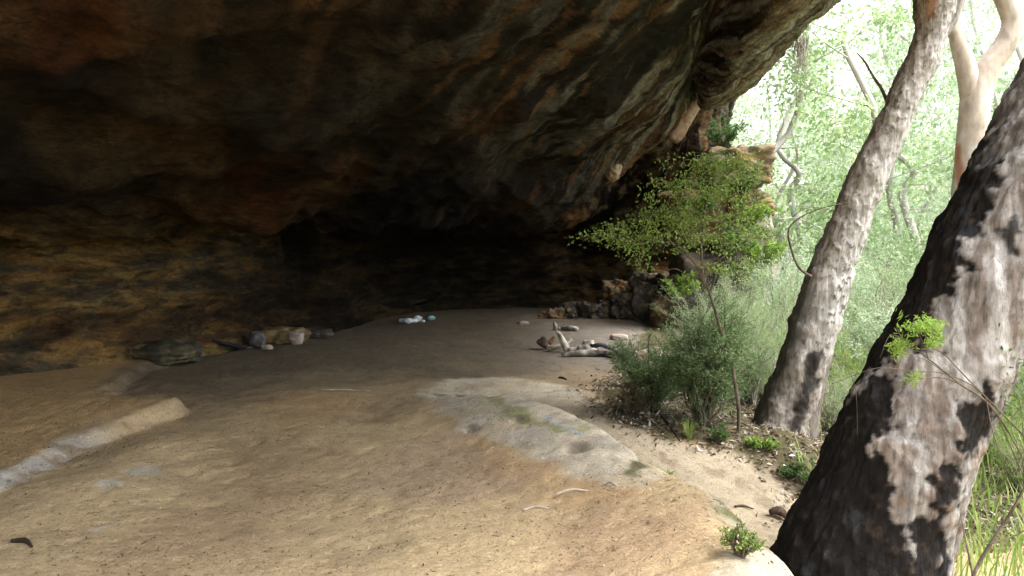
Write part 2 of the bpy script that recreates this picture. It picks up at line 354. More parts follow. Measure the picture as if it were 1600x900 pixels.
disp = tame * (.34 * big + .13 * mid) * und
disp = disp + und * wallw * (.14 * steps(zz * 1.6 + .6 * fbm(Cg * .8 + 61, 2)) + .08 * steps(zz * 4.3 + .5 * fbm(Cg * .8 + 66, 2)))
disp = disp + und * roofw * tame * brk * (.13 * steps(LL * 2.2 + .5 * warp) + .14 * steps(LL * 5.3 + .8 * warp + 3) + .08 * steps(LL * 12 + 2 * warp))
disp = disp + und * (.035 * fbm(Cg * 3.5, 5) + .08 * tame * np.abs(fbm(Cg * np.array([1.4, .5, 2.4]) + 90, 3)))
# scalloped alcoves on the back wall
disp = disp - wallw * und * .45 * ss(.05, .6, fbm(Cg * np.array([.55, .55, .7]) + 120, 2))
disp = disp * np.interp(TS, [0, 1, 1.5], [.3, .35, 1])[None]
S = Cg + nrm * disp[..., None]
nn2 = gnormal(S)
# colour: iron-stained sandstone in bands, bleached and lichened towards the lip; roof shade painted in
pts = S
def rw(a, b): return a * wallw + b * roofw
q1 = rw(fbm(pts * np.array([.7, .5, 2.4]) + 5, 4), fbm(lv(2.5, 5.) + .3 * big[..., None], 4)); q2 = fbm(pts * np.array([.35, .25, .9]) + 25, 3); q3 = rw(fbm(pts * np.array([2.2, 1.2, 7]) + 35, 4), fbm(lv(9, 35.) + .5 * warp[..., None], 4)); q4 = fbm(pts * 3 + 65, 3)
cc = np.empty(S.shape); cc[:] = np.array([.115, .085, .055])
def lay(col, mm):
    global cc; mm = np.clip(mm, 0, 1)[..., None]; cc = cc * (1 - mm) + np.array(col) * mm
lay((.24, .125, .045), ss(-.05, .5, q1) * .85)
lay((.16, .125, .065), ss(0, .5, q2 + .3 * q3) * .8)
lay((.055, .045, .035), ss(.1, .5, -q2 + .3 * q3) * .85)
lay((.36, .13, .035), ss(.38, .7, q1 + .4 * q3) * .8)
lay((.36, .245, .085), wallw * ss(-.4, .4, q3 + .4 * q1) * .8)
lay((.33, .17, .05), wallw * ss(.05, .5, q2 + q3 * .6) * .7)
lay((.10, .10, .06), wallw * ss(.2, .5, q4) * .6)
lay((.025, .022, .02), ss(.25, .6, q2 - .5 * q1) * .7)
lay((.022, .019, .016), ss(3.6, 6.4, UU + .8 * q2) * ss(8.6, 7.6, UU + .3 * q1) * ss(6.2, 4.7, TT) * .75)  # recess shade under the brow painted near-black on the back wall
bl = ss(6.6, 11.2, TT) + .25 * q3
lay((.21, .20, .155), bl * ss(-.2, .4, q3 + q4 * .3) * .9)
lay((.34, .35, .30), ss(8.9, 9.6, TT) * ss(-.7, .1, q3) * .85)
cc *= (np.interp(TT, [0, 3.4, 4.6, 6.8, 8.2], [1, .8, .42, .45, 1.0]))[..., None]  # roof rows darkened to put shade into the colour
lay((.15, .06, .025), ss(7.2, 7.9, TT) * ss(8.7, 8.3, TT) * ss(-.1, .4, q2 + .2) * .7); lay((.03, .028, .025), ss(8.1, 8.4, TT) * ss(9.05, 8.9, TT) * .8)  # reddish band, then recess shade painted near-black behind the lip
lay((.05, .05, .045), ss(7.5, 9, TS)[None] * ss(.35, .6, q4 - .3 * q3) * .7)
q5 = fbm(lv(16, 75.) + .4 * warp[..., None], 4)
q6 = fbm(lv(42, 15.) + 1.2 * warp[..., None], 3)
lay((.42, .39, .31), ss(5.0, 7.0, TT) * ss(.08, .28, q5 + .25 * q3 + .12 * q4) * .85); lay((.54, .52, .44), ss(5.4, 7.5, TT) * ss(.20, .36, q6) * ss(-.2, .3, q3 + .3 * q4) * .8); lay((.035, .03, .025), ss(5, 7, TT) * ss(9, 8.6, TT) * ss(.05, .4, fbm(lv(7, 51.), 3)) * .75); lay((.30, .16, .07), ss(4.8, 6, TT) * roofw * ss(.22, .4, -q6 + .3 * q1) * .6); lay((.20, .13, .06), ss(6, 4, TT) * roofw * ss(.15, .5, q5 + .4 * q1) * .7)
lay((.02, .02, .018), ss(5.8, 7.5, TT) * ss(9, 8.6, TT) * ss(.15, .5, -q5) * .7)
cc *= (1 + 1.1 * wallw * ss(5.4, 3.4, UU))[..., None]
cc *= (np.interp(TT, [0, 3.4, 5, 6.8, 8.8, 9.2], [.64, .56, .48, .82, 1.25, 1.3]))[..., None]  # roof shade deepened again in the colour, lip rows raised
far = ss(15.0, 17.5, S[..., 1]) * ss(0, 2.5, S[..., 0])
lay((.27, .20, .12), far * ss(-.1, .5, q4 + q1) * .8)
lay((.33, .16, .06), far * ss(.2, .6, q1) * .8)
m, nt, b, p_ = attrmat('sandstone', .8, 3.2, (1, 1, 2.6), 1.0, .12, 6.0, .8)
_src = b.inputs['Base Color'].links[0].from_socket
_f1 = noisen(nt, 13, 10, .78, (1, .8, 2.4), 1.2)
_col = mixc(nt, _src, ramp(nt, _f1, [(.34, .35), (.46, .85), (.56, 1.05), (.68, 1.7)]), .85, 'MULTIPLY')
_f2 = noisen(nt, 1.7, 8, .7, (1, .6, 3.2), 2.5)
_ck = ramp(nt, _f2, [(.485, 1.0), (.498, .25), (.503, .25), (.515, 1.0)])
nt.links.new(mixc(nt, _col, _ck, .7, 'MULTIPLY'), b.inputs['Base Color'])
p_ = bump(nt, b, _ck, .6, .06, p_)
bump(nt, b, noisen(nt, 18, 10, .75, (1, .8, 2.0), .8), 1.0, .05, p_)
i = np.arange(NU - 1)[:, None]; j = np.arange(NV - 1)[None]; CQ = np.stack([i * NV + j, i * NV + j + 1, (i + 1) * NV + j + 1, (i + 1) * NV + j], -1).reshape(-1, 4)
vv = S.reshape(-1, 3); e1 = vv[:NV].mean(0) * [1, 1, 1]; vv2 = np.concatenate([vv, [e1]]); c0 = len(vv)
capt = np.stack([np.arange(NV - 1), np.arange(NV - 1) + 1, np.full(NV - 1, c0)], 1)
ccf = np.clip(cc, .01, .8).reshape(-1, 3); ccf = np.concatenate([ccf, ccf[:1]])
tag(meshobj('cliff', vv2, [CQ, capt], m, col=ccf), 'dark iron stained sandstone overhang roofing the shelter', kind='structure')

_sx, _sy = to_px(vv)
def surf(px, py):
    k = np.where((np.hypot(_sx - px, _sy - py) < 9) & (vv[:, 1] > 3))[0]
    return vv[k[np.argmin(vv[k, 1])]] if len(k) else P(px, py, 15.6)
# ------------------------------------------------------------------ boulders and loose rocks
def ico(n):
    import bmesh
    bm = bmesh.new(); bmesh.ops.create_icosphere(bm, subdivisions=n, radius=1); v = np.array([x.co[:] for x in bm.verts]); f = np.array([[q.index for q in x.verts] for x in bm.faces]); bm.free(); return v, f
ICO = {k: ico(k) for k in (2, 3, 5)}
mrock, ntr, br, pr = attrmat('loose_rock', .5, 5, (1, 1, 1.5), .8, .04, 14, .5)
def rock(name, c, r, seed, cols, lab, cat='boulder', group=None, sub=5, rz=0, blocky=.5, strat=.0, tilt=(0, 0), rough=1.0):
    v, f = ICO[sub]; rr = np.array(r, float)
    mx = np.abs(v).max(1)[:, None]; v = v / (mx ** blocky)
    p = v * rr; q = p / rr.max()
    d = 1 + rough * .22 * fbm(q * 1.2 + seed, 3) + .07 * fbm(q * 4 + seed, 3) + rough * .14 * np.minimum(0, noise(q * 2.2 + seed * 2)) - (rough - 1) * .15 * np.abs(noise(q * 3 + seed))
    if strat: t = p[:, 2] / rr[2] * 2.2 + .5 * noise(q * 2 + seed); fr = t - np.floor(t); d = d - strat * ss(.75, 1, fr) - strat * ss(.25, 0, fr)
    p = p * d[:, None]
    ct, st = math.cos(tilt[0]), math.sin(tilt[0]); p = np.stack([p[:, 0] * ct + p[:, 2] * st, p[:, 1], -p[:, 0] * st + p[:, 2] * ct], 1)
    ct, st = math.cos(rz), math.sin(rz); p = np.stack([p[:, 0] * ct - p[:, 1] * st, p[:, 0] * st + p[:, 1] * ct, p[:, 2]], 1)
    base = p[:, 2].min(); p[:, 2] -= base; w = ss(-.4, .4, fbm(q * 2 + seed + 7, 3))[:, None]
    w2 = ss(.1, .5, fbm(q * np.array([1.5, 1.5, 4]) + seed + 17, 3))[:, None]
    col = np.array(cols[0]) * (1 - w) + np.array(cols[1]) * w; col = col * (1 - w2) + np.array(cols[2]) * w2
    return tag(meshobj(name, p, f, mrock, col=col, loc=(c[0], c[1], c[2])), lab, cat, group)
WARM = ((.20, .14, .08), (.11, .09, .06), (.27, .14, .06)); GREY = ((.26, .24, .21), (.12, .11, .10), (.35, .31, .25)); DK = ((.10, .085, .07), (.05, .045, .04), (.17, .13, .08))
def wrock(px, py_base, Yd, r, *a, **k):
    q = P(px, py_base, Yd); q[2] = gz(q[0], q[1]) - .12 if py_base > 470 else q[2]; return rock('boulder', (q[0], q[1], q[2]), tuple(np.array(r) * .88), *a, **k)
gb = 'boulders piled at the far end of the shelter'
wrock(1120, 480, 16.6, (1.15, .9, 1.0), 3., DK, 'broad dark boulder at the bottom of the far pile behind the sapling', group=gb, strat=.05)
wrock(1045, 497, 16.6, (.42, .4, .40), 8., WARM, 'ochre boulder at the left foot of the far pile beside the wall', group=gb)
wrock(1105, 395, 16.9, (1.05, .9, .75), 14., WARM, 'brown middle boulder of the far pile showing through sapling leaves', group=gb, strat=.06)
wrock(1165, 395, 16.5, (.50, .6, .42), 21., GREY, 'grey ledge boulder on the right side of the far pile', group=gb)
wrock(1160, 345, 16.6, (.62, .7, .36), 27., WARM, 'flat reddish slab boulder under the topmost one of the far pile', group=gb, strat=.08)
wrock(1152, 302, 16.5, (.74, .8, .52), 33., ((.20, .15, .09), (.10, .09, .06), (.24, .14, .07)), 'topmost orange faced boulder standing against the bright forest', group=gb, strat=.05)
wrock(955, 490, 17.9, (.34, .3, .26), 41., DK, 'dark rounded boulder at the foot of the far wall', group=gb)
wrock(1006, 488, 17.4, (.36, .4, .5), 47., DK, 'dark knobbly boulder leaning on the far wall left of the pile', group=gb)
wrock(905, 492, 18.2, (.55, .4, .22), 52., DK, 'low dark boulder at the foot of the far wall', group=gb)
rk = np.random.default_rng(8); gq = 'rubble along the foot of the far wall'
for k, (px, py, s_) in enumerate([(870, 489, .16), (893, 492, .12), (925, 491, .20), (940, 494, .13), (975, 494, .24), (985, 486, .3), (1022, 494, .26), (1030, 480, .34), (1012, 470, .3), (968, 474, .26), (1050, 476, .3), (1062, 494, .2), (850, 487, .1)]):
    q = P(px, py, 17.6 + (.5 if py < 482 else 0)); q[2] = gz(q[0], q[1]) - .05 + (.35 if py < 482 else 0) * (1 if py > 472 else 1.5)
    rock('rubble_stone', tuple(q), (s_ * 1.3, s_, s_ * rk.uniform(.7, 1.1)), 200. + k * 3, (WARM, DK, DK)[k % 3], 'ragged brown and grey rubble stone lying along the foot of the far wall', 'stone', gq, sub=5, rz=k * 1.1, blocky=.55, rough=2.4)
q = surf(962, 272); rock('hanging_stone', (q[0], q[1], q[2] - .25), (.17, .2, .24), 5., ((.38, .29, .19), (.26, .2, .13), (.42, .33, .23)), 'pale round stone knob hanging under the overhang edge', 'stone', blocky=.1)
q = surf(1075, 190); rock('hanging_stone', (q[0], q[1] + .1, q[2] - .55), (.17, .22, .55), 15., ((.34, .25, .16), (.32, .19, .09), (.40, .31, .22)), 'pale leaning stone pillar under the far end of the roof', 'stone', blocky=.3, tilt=(.55, 0))
def fl(px, py, name, r, seed, cols, lab, cat, group=None, sub=3, rz=0, sink=.02, **k):
    q = G(px, py, 0.03); z = gz(q[0], q[1]); return rock(name, (q[0], q[1], z - sink), r, seed, cols, lab, cat, group, sub, rz, **k)
PALE = ((.45, .40, .34), (.30, .26, .22), (.5, .43, .36))
gr = 'stones and litter by the left wall'
fl(250, 566, 'boulder', (.55, .4, .17), 61., ((.09, .08, .05), (.06, .055, .04), (.2, .16, .10)), 'low dark rock slab jutting from the left wall foot', 'boulder', sub=5, strat=.05)
fl(430, 532, 'boulder', (.5, .4, .14), 66., ((.22, .16, .08), (.14, .10, .05), (.28, .21, .12)), 'long ochre rock ledge block on the floor behind two stones', 'boulder', sub=5)
fl(402, 541, 'stone', (.13, .11, .14), 71., ((.12, .12, .13), (.08, .08, .09), (.2, .18, .16)), 'dark grey stone leaning on the ochre block', 'stone', gr)
fl(417, 543, 'stone', (.09, .07, .05), 72., PALE, 'small pinkish stone in front of the dark grey one', 'stone', gr)
fl(390, 541, 'stone', (.07, .06, .04), 73., PALE, 'smallest pale pebble beside the black stick', 'stone', gr)
fl(463, 535, 'stone', (.12, .09, .11), 76., ((.5, .4, .36), (.36, .3, .28), (.5, .42, .38)), 'pinkish white stone standing alone right of the ochre block', 'stone', gr)
fl(375, 537, 'stone', (.16, .1, .10), 77., WARM, 'brown stone at the end of the black stick', 'stone', gr)
fl(480, 524, 'boulder', (.5, .3, .09), 81., DK, 'flat brown rock shelf low against the back wall', 'boulder', sub=5)
# campfire stones
gc = 'stones of the old campfire'
for k, (px, py, s, lab, cols) in enumerate([(894, 552, .085, 'small white stone next to the upright log', PALE), (912, 553, .12, 'soot blackened round stone in the middle of the campfire', ((.3, .27, .25), (.1, .1, .1), (.36, .33, .31))),
        (926, 553, .085, 'pale stone touching the lying log from behind', PALE), (920, 543, .11, 'white topped stone at the back of the campfire', PALE), (932, 546, .07, 'pebble sized stone under the charred stick', GREY)]):
    fl(px, py, 'campfire_stone', (s * .85, s * .7, s * .8), 90. + k * 3, cols, lab, 'stone', gc)
for k, (px, py, s, lab) in enumerate([(893, 515, .10, 'flat whitish stone far behind the campfire'), (878, 514, .06, 'small pale stone far behind the campfire'), (818, 507, .09, 'lone pale stone on the dark floor near the back wall'), (967, 528, .12, 'flat tan stone on grey sand behind the charred stick')]):
    fl(px, py, 'stone', (s * 1.3, s * .8, s * .5), 120. + k * 3, PALE, lab, 'stone', 'scattered flat stones on the far floor')

# ------------------------------------------------------------------ wood: logs, sticks
mwood, *_ = attrmat('weathered_wood', .45, 9, (1, 1, 1), .6, .02, 30, .5)
def stick(name, pts, rads, col0, col1, lab, cat, group=None, seg=12, rough=.10, char=None, seed=0., parent=None, n=24):
    pts = np.array(pts, float); pp = spline(pts, n); rr = spline(np.array(rads, float)[:, None], n)[:, 0]
    mb = MB(); v = tube(mb, pp, rr, seg, rough * 2, 12, True, None, seed)
    V = mb.v[0]; t = np.concatenate([np.repeat(np.linspace(0, 1, n), seg), [0, 1]])
    w = ss(-.3, .4, fbm(V * 7 + seed, 3))[:, None]; c = np.array(col0) * (1 - w) + np.array(col1) * w; w3 = ss(.1, .4, fbm(V * 22 + seed, 2))[:, None] * .5; c = c * (1 - w3) + np.array(col1) * .5 * w3
    if char:
        for a, bb in char:
            mm = (ss(a - .06, a + .02, t + .12 * noise(V * 9)) * ss(bb + .06, bb - .02, t + .12 * noise(V * 9)))[:, None]; c = c * (1 - mm) + np.array([.025, .024, .026]) * mm
    mb.c = [c]; org = pp[0].copy(); o = mb.build(name, mwood, parent, None if parent is not None else org)
    if parent is None: tag(o, lab, cat, group)
    return o
def gpt(px, py, up=0.0, z0=0.03): q = gp((px, py))[0] if up < .06 else G(px, py, z0 + up); return np.array([q[0], q[1], gz(q[0], q[1]) + up])
def fb(px, py, up): q = gp((px, py))[0]; return np.array([q[0], q[1], gz(q[0], q[1]) + up])
# upright leaning log + lying log of the campfire
b0 = fb(888, 551, .02); tp = P(873, 521, b0[1] + .05)
root = empty('upright_log', b0, label='pale short log standing tilted at the left end of the campfire', cat='log')
mb = MB(); pp = wiggle(np.zeros(3), tp - b0, 10, .02); v = tube(mb, pp, np.array([.035, .06, .065, .06, .055, .055, .05, .05, .045, .03]), 14, .22, 12, True, (.46, .41, .35)); V = mb.v[0]; wv = ss(-.1, .5, fbm(V * 11 + 3, 3))[:, None]; mb.c = [np.array([.46, .42, .36]) * (1 - wv) + np.array([.17, .14, .11]) * wv]
mb.build('log_body', mwood, root)
mb = MB(); tube(mb, wiggle(tp - b0 + np.array([.01, 0, -.01]), tp - b0 + np.array([-.05, .02, .03]), 5, .02), [.04, .036, .03, .022, .012], 8, .12, 9, True, (.45, .38, .3)); mb.build('branch_stub', mwood, root)
stick('lying_log', [fb(877, 558, .03), fb(910, 557.5, .05), fb(935, 558, .055), fb(960, 559, .05), fb(976, 562, .04), fb(992, 567, .02)], [.03, .055, .05, .052, .045, .03], (.38, .36, .33), (.13, .11, .09),
      'long weathered log lying on grey sand with blackened end under the bush', 'log', char=[(.36, .5), (.80, 1.1)])
stick('charred_stick', [fb(926, 551, .10), fb(940, 552, .13), fb(955, 553, .08), fb(968, 555, .02)], [.03, .035, .03, .02], (.05, .055, .065), (.10, .11, .13), 'curved black charred stick arching over the campfire stones', 'stick')
stick('charred_stick', [fb(905, 549, .03), fb(918, 547, .10), fb(930, 548, .05)], [.02, .028, .02], (.03, .03, .03), (.12, .11, .1), 'short burnt stick lying across the round stones of the campfire', 'stick', n=10)
stick('charred_stick', [fb(948, 561, .03), fb(962, 565, .04), fb(980, 572, .02)], [.018, .024, .012], (.03, .03, .03), (.16, .12, .09), 'thin burnt stick in front of the blackened log end', 'stick', n=10)
root = empty('stump', gpt(853, 546), label='reddish brown broken stump with a forked end left of the campfire', cat='stump')
mb = MB(); tube(mb, wiggle([-.08, 0, .05], [.02, .02, .19], 8, .03), np.array([.06, .095, .10, .095, .085, .08, .07, .03]), 16, .45, 11, True, (.10, .07, .055)); mb.build('stump_body', mwood, root)
mb = MB(); tube(mb, wiggle([.04, 0, .10], [.14, .02, .20], 6, .03), np.linspace(.05, .03, 6), 8, .2, 6, True, (.15, .08, .05)); mb.build('fork', mwood, root)
stick('stick', [fb(856, 549, .05), fb(870, 549, .07), fb(882, 548, .10), fb(893, 547, .17)], [.05, .04, .035, .025], (.42, .38, .31), (.3, .26, .2), 'pale grey branch lying between the stump and the upright log', 'stick')
stick('pole', [gpt(332, 527, .22), gpt(355, 533, .14), gpt(378, 539, .06), gpt(390, 541, .04)], [.018, .03, .035, .03], (.02, .02, .022), (.035, .033, .035), 'black thin pole propped on stones at the left wall', 'pole')
stick('stick', [fb(867, 516, .0), fb(867, 516, .08) + np.array([.01, 0, 0]), fb(867, 516, .16) + np.array([-.02, 0, 0])], [.05, .045, .03], (.3, .26, .2), (.2, .17, .12), 'short pale stub sticking up far behind the campfire', 'stick', n=8)
stick('stick', [fb(878, 516, .03), fb(890, 517, .05), fb(902, 518, .02)], [.04, .045, .03], (.3, .27, .2), (.1, .09, .08), 'small grey branch lying far behind the campfire', 'stick', n=8)
stick('stick', [gpt(640, 484, .1), gpt(675, 470, .5), gpt(706, 440, 1.0)], [.025, .025, .015], (.07, .055, .04), (.05, .04, .03), 'long dim branch leaning on the back wall behind the litter', 'stick')
for k, (pa, pb, r_, c, lab) in enumerate([((818, 800), (856, 796), .006, (.62, .55, .45), 'thin pale twig on the foreground sand'), ((868, 775), (918, 769), .006, (.6, .52, .42), 'longest pale twig on the foreground sand'),
        ((495, 611), (580, 613), .008, (.45, .4, .3), 'long straight dry stem in the middle of the floor'), ((18, 848), (50, 857), .011, (.05, .035, .025), 'dark curled bark strip at the lower left corner'),
        ((873, 591), (885, 594), .012, (.05, .035, .03), 'short dark twig on grey sand in front of the campfire'), ((943, 758), (965, 762), .007, (.55, .5, .42), 'tiny pale twig near the sandstone hump'),
        ((1025, 645), (1062, 690), .010, (.035, .03, .028), 'dark bent stick at the foot of the big bush'), ((1148, 793), (1178, 797), .008, (.1, .07, .05), 'brown twig on the pale sand by the big trunk'),
        ((1100, 810), (1135, 826), .009, (.16, .11, .07), 'brown twig on the edge of the pale sandstone')]):
    a = gpt(*pa, .01); bb = gpt(*pb, .01); mid = (a + bb) / 2 + np.array([.0, .03, .008]); mid[2] = gz(mid[0], mid[1]) + .014
    stick('twig', [a, mid, bb], [r_, r_ * 1.2, r_ * .6], c, tuple(np.array(c) * .8), lab, 'twig', 'twigs lying on the shelter floor', seg=6, n=12)
# chunk of burnt bark by the big tree
stick('bark_piece', [gpt(1203, 806, .03), gpt(1218, 808, .05), gpt(1232, 815, .02)], [.02, .035, .012], (.04, .03, .027), (.09, .055, .04), 'burnt bark piece in a hollow beside the big leaning trunk', 'bark', n=12)

# crumpled litter by the back wall
mpap, ntp, bp = mat('white_paper'); bp.inputs['Base Color'].default_value = (.75, .8, .85, 1); bump(ntp, bp, noisen(ntp, 60, 3, .6), .5, .01)
mteal, ntp, bp = mat('teal_paper'); bp.inputs['Base Color'].default_value = (.35, .6, .6, 1)
for k, (px, py, s, lab, mm) in enumerate([(629, 505, .08, 'leftmost white crumpled paper of the litter row', mpap), (638, 506, .11, 'largest white crumpled paper of the litter row', mpap), (647, 505, .09, 'crumpled white paper right of the largest one', mpap),
        (653, 502, .10, 'upright white crumpled paper in the litter row', mpap), (674, 501, .09, 'teal tinted crumpled wrapper lying apart from the papers', mteal), (661, 504, .05, 'smallest white scrap of the litter row', mpap)]):
    v, f = ICO[3]; p = v * np.array([1.2, .8, .7]) * s * .72; p = p * (1 + .7 * noise(v * 3.5 + k * 7))[:, None]; p[:, 2] -= p[:, 2].min()
    q = gpt(px, py); tag(meshobj('crumpled_paper' if mm is mpap else 'crumpled_wrapper', p, f, mm, loc=tuple(q), smooth=False), lab, 'litter', 'crumpled litter along the back wall')

# ------------------------------------------------------------------ trees
mbark, ntb, bb_, pb_ = attrmat('tree_bark', .5, 13, (1, 1, .35), .8, .025, 26, .5)
_nt = mbark.node_tree; _b = _nt.nodes['Principled BSDF']; _src = _b.inputs['Base Color'].links[0].from_socket
_st = noisen(_nt, 34, 8, .75, (1, 1, .14), .4)
_nt.links.new(mixc(_nt, _src, ramp(_nt, _st, [(.32, .3), (.45, .85), (.6, 1.08), (.75, 1.4)]), .85, 'MULTIPLY'), _b.inputs['Base Color']); bump(_nt, _b, _st, .9, .02, pb_)
mbark2, *_ = attrmat('smooth_bark', .25, 7, (1, 1, .6), .4, .02, 14, .4)
def inpoly(px, py, poly, soft, nz=0): return ss(soft, -soft, polydist(px, py, poly) + nz)
def lay3(c, col, mm): mm = np.clip(mm, 0, 1)[..., None]; return c * (1 - mm) + np.array(col) * mm
def trunk(pxs, Y0, rads, n, seg, rough, flute, nf=3., seed=0., dY=None, zbase=None):
    pts = [P(a, b_, Y0 + (0 if dY is None else dY[i])) for i, (a, b_) in enumerate(pxs)]
    pp = spline(np.array(pts), n); rr = spline(np.array(rads, float)[:, None], n)[:, 0]; mb = MB()
    tube(mb, pp, rr, seg, rough, nf, True, None, seed, flute); return mb, pp, rr
def lumps(mb, amp, f, seed):
    V = mb.v[0]; return V
# --- big tree in the foreground
Y1 = 4.45
mb, pp, rr = trunk([(1312, 990), (1327, 930), (1343, 880), (1381, 780), (1420, 680), (1459, 600), (1499, 520), (1540, 420), (1592, 310), (1645, 200), (1710, 60), (1800, -150), (1880, -420), (1920, -700)], Y1,
                   [.60, .50, .445, .40, .375, .35, .335, .325, .31, .29, .27, .24, .20, .16], 420, 260, .07, .012, 2.6, 3., dY=[0] * 9 + [.05, .1, .3, .6, .8])
V = mb.v[0]; cen = np.concatenate([np.repeat(pp, 260, 0), [pp[0], pp[-1]]]); rad = V - cen
# flaky bark relief: longitudinal fissures
tg = unit(pp[200] - pp[60]); al = (V @ tg)[:, None]; loc = np.concatenate([(V - al * tg) * 9, al * 1.2], 1)
fis = np.abs(fbm(loc[:, [0, 1, 3]] * 1.0 + 9, 3)); 
px_, py_ = to_px(V); nz = fbm(V * 5 + 4, 4); nf_ = fbm(V * 14 + 4, 3); st_ = fbm(np.stack([(V @ np.array([1, 0, 0.])) * 13, V[:, 1] * 13, al[:, 0] * 1.8], -1) + 3, 4)
c = np.empty(V.shape); c[:] = (.29, .27, .255)
c = lay3(c, (.39, .375, .36), ss(-.1, .5, st_) * .8)
c = lay3(c, (.17, .14, .12), ss(.05, .4, -st_) * .75)
c = lay3(c, (.26, .25, .22), ss(360, 200, py_ + nz * 60) * ss(-.2, .4, nf_ + nz) * .7)
c = lay3(c, (.16, .12, .10), ss(.3, .6, nf_ - .3 * st_) * .6)
c = lay3(c, (.24, .17, .12), ss(.3, .6, nz) * ss(480, 700, py_) * .5)
ctr = spline(np.array([[1312, 990], [1343, 880], [1381, 780], [1420, 680], [1459, 600], [1499, 520], [1540, 420], [1592, 310], [1645, 200], [1710, 60]], float), 200)
cx = np.interp(-py_, -ctr[:, 1], ctr[:, 0]); off = px_ - cx                                     # sideways place on the trunk, in photo pixels
char = inpoly(px_, py_, [(1150, 1100), (1150, 700), (1290, 640), (1345, 600), (1370, 560), (1385, 660), (1372, 700), (1400, 720), (1402, 820), (1440, 880), (1450, 1100)], 6, nz * 20 + nf_ * 18)
left = inpoly(px_, py_, [(1280, 720), (1340, 640), (1380, 560), (1455, 540), (1465, 480), (1500, 440), (1520, 390), (1535, 360), (1560, 250), (1590, 100), (1450, 100), (1200, 700)], 8, nz * 28 + nf_ * 22)
left = left * np.clip(ss(200, 280, py_ + nz * 60) + .5, 0, 1); left = np.maximum(left, inpoly(off, py_ * 0, [(-400, -1), (-62, -1), (-62, 1), (-400, 1)], 6, nz * 34 + nf_ * 18) * ss(180, 300, py_))
blob = inpoly(px_, py_, [(1452, 745), (1490, 735), (1500, 770), (1475, 820), (1455, 810)], 6, nz * 18 + nf_ * 16)
blob = np.maximum(blob, inpoly(px_, py_, [(1425, 820), (1475, 800), (1480, 1000), (1420, 1000)], 6, nz * 18 + nf_ * 16))
blob = np.maximum(blob, inpoly(px_, py_, [(1510, 640), (1545, 600), (1560, 640), (1520, 720), (1500, 710)], 7, nz * 20 + nf_ * 18))
blob = np.maximum(blob, .9 * inpoly(px_, py_, [(1560, 360), (1585, 345), (1590, 390), (1575, 400), (1562, 392)], 6, nf_ * 12))
blob = np.maximum(blob, .8 * inpoly(px_, py_, [(1500, 250), (1545, 230), (1550, 245), (1520, 262)], 6, nf_ * 12))
cm = np.clip(np.maximum(np.maximum(char, left), blob), 0, 1) * (V[:, 1] < cen[:, 1] + .25)
c = lay3(c, (.013, .011, .010), cm * 1.0); c = lay3(c, (.05, .035, .025), cm * ss(.25, .6, nf_) * .5); c = lay3(c, (.05, .055, .065), cm * ss(.4, .7, st_) * .4)
c = lay3(c, (.62, .60, .60), inpoly(px_, py_, [(1545, 400), (1565, 380), (1575, 470), (1560, 560), (1545, 560)], 10, nz * 14) * .6)
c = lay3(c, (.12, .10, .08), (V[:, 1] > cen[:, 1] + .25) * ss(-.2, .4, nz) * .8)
rl = np.linalg.norm(rad, axis=1)[:, None] + 1e-9
V += rad / rl * (-.008 * ss(.14, 0, fis) + .007 * nf_ + .008 * nz - .003 * cm + .010 * ss(.1, .6, st_))[:, None]
base1 = np.array([pp[0][0], pp[0][1], 0]); base1[2] = gz(base1[0], base1[1])
tree1 = empty('leaning_tree', base1, label='thick foreground tree leaning right with grey bark and a fire blackened base', cat='tree')
mb.c = [np.clip(c, .01, .9)]; mb.v[0] = V - base1; mb.build('trunk', mbark, tree1)
LEAF_B = leafmat('leaf_bright', (.13, .22, .04), (.19, .30, .06), (.28, .38, .08), .45)
LEAF_D = leafmat('leaf_dark', (.045, .085, .03), (.075, .13, .04), (.12, .19, .055), .4)
LEAF_M = leafmat('leaf_mid', (.08, .14, .045), (.12, .20, .06), (.19, .28, .08), .45)
LEAF_P = leafmat('leaf_pale', (.20, .29, .13), (.27, .37, .18), (.36, .46, .24), .5)
LEAF_F = leafmat('leaf_far', (.26, .36, .22), (.36, .46, .30), (.50, .58, .40), .5)  # lightened leaf colour stands in for haze and overexposure
LEAF_S = leafmat('leaf_sapling', (.11, .18, .045), (.20, .29, .075), (.34, .42, .13), .45)
LEAF_G = leafmat('leaf_bush', (.07, .12, .055), (.14, .21, .09), (.28, .36, .17), .45)
GRASS = leafmat('grass_blade', (.13, .21, .045), (.19, .28, .07), (.34, .34, .14), .4)
DRY = leafmat('dry_leaf', (.15, .11, .07), (.26, .21, .15), (.45, .44, .42), .15)
DRYD = leafmat('dark_leaf', (.035, .025, .018), (.08, .05, .03), (.15, .10, .06), .1)
TWIG = barkmat('twig_bark', (.05, .04, .03), (.10, .08, .06), (.17, .14, .11), 20)
TWIGP = barkmat('pale_twig', (.2, .18, .15), (.3, .27, .23), (.42, .38, .33), 20)
# moss / creeper on the right flank of the big trunk
mb = MB(); r0 = np.random.default_rng(3)
for (a, b_, k) in [(1545, 520, 160), (1562, 560, 160), (1553, 600, 130), (1538, 575, 60), (1556, 500, 80), (1570, 610, 90), (1525, 600, 50)]:
    tq = P(a, b_, Y1 - .22) + r0.normal(size=(k, 3)) * np.array([.045, .05, .09]); leaves(mb, tq - base1, np.tile([.2, -.5, -.3], (k, 1)), .028, .014, .8, r0)
mb.build('creeper', LEAF_D, tree1)
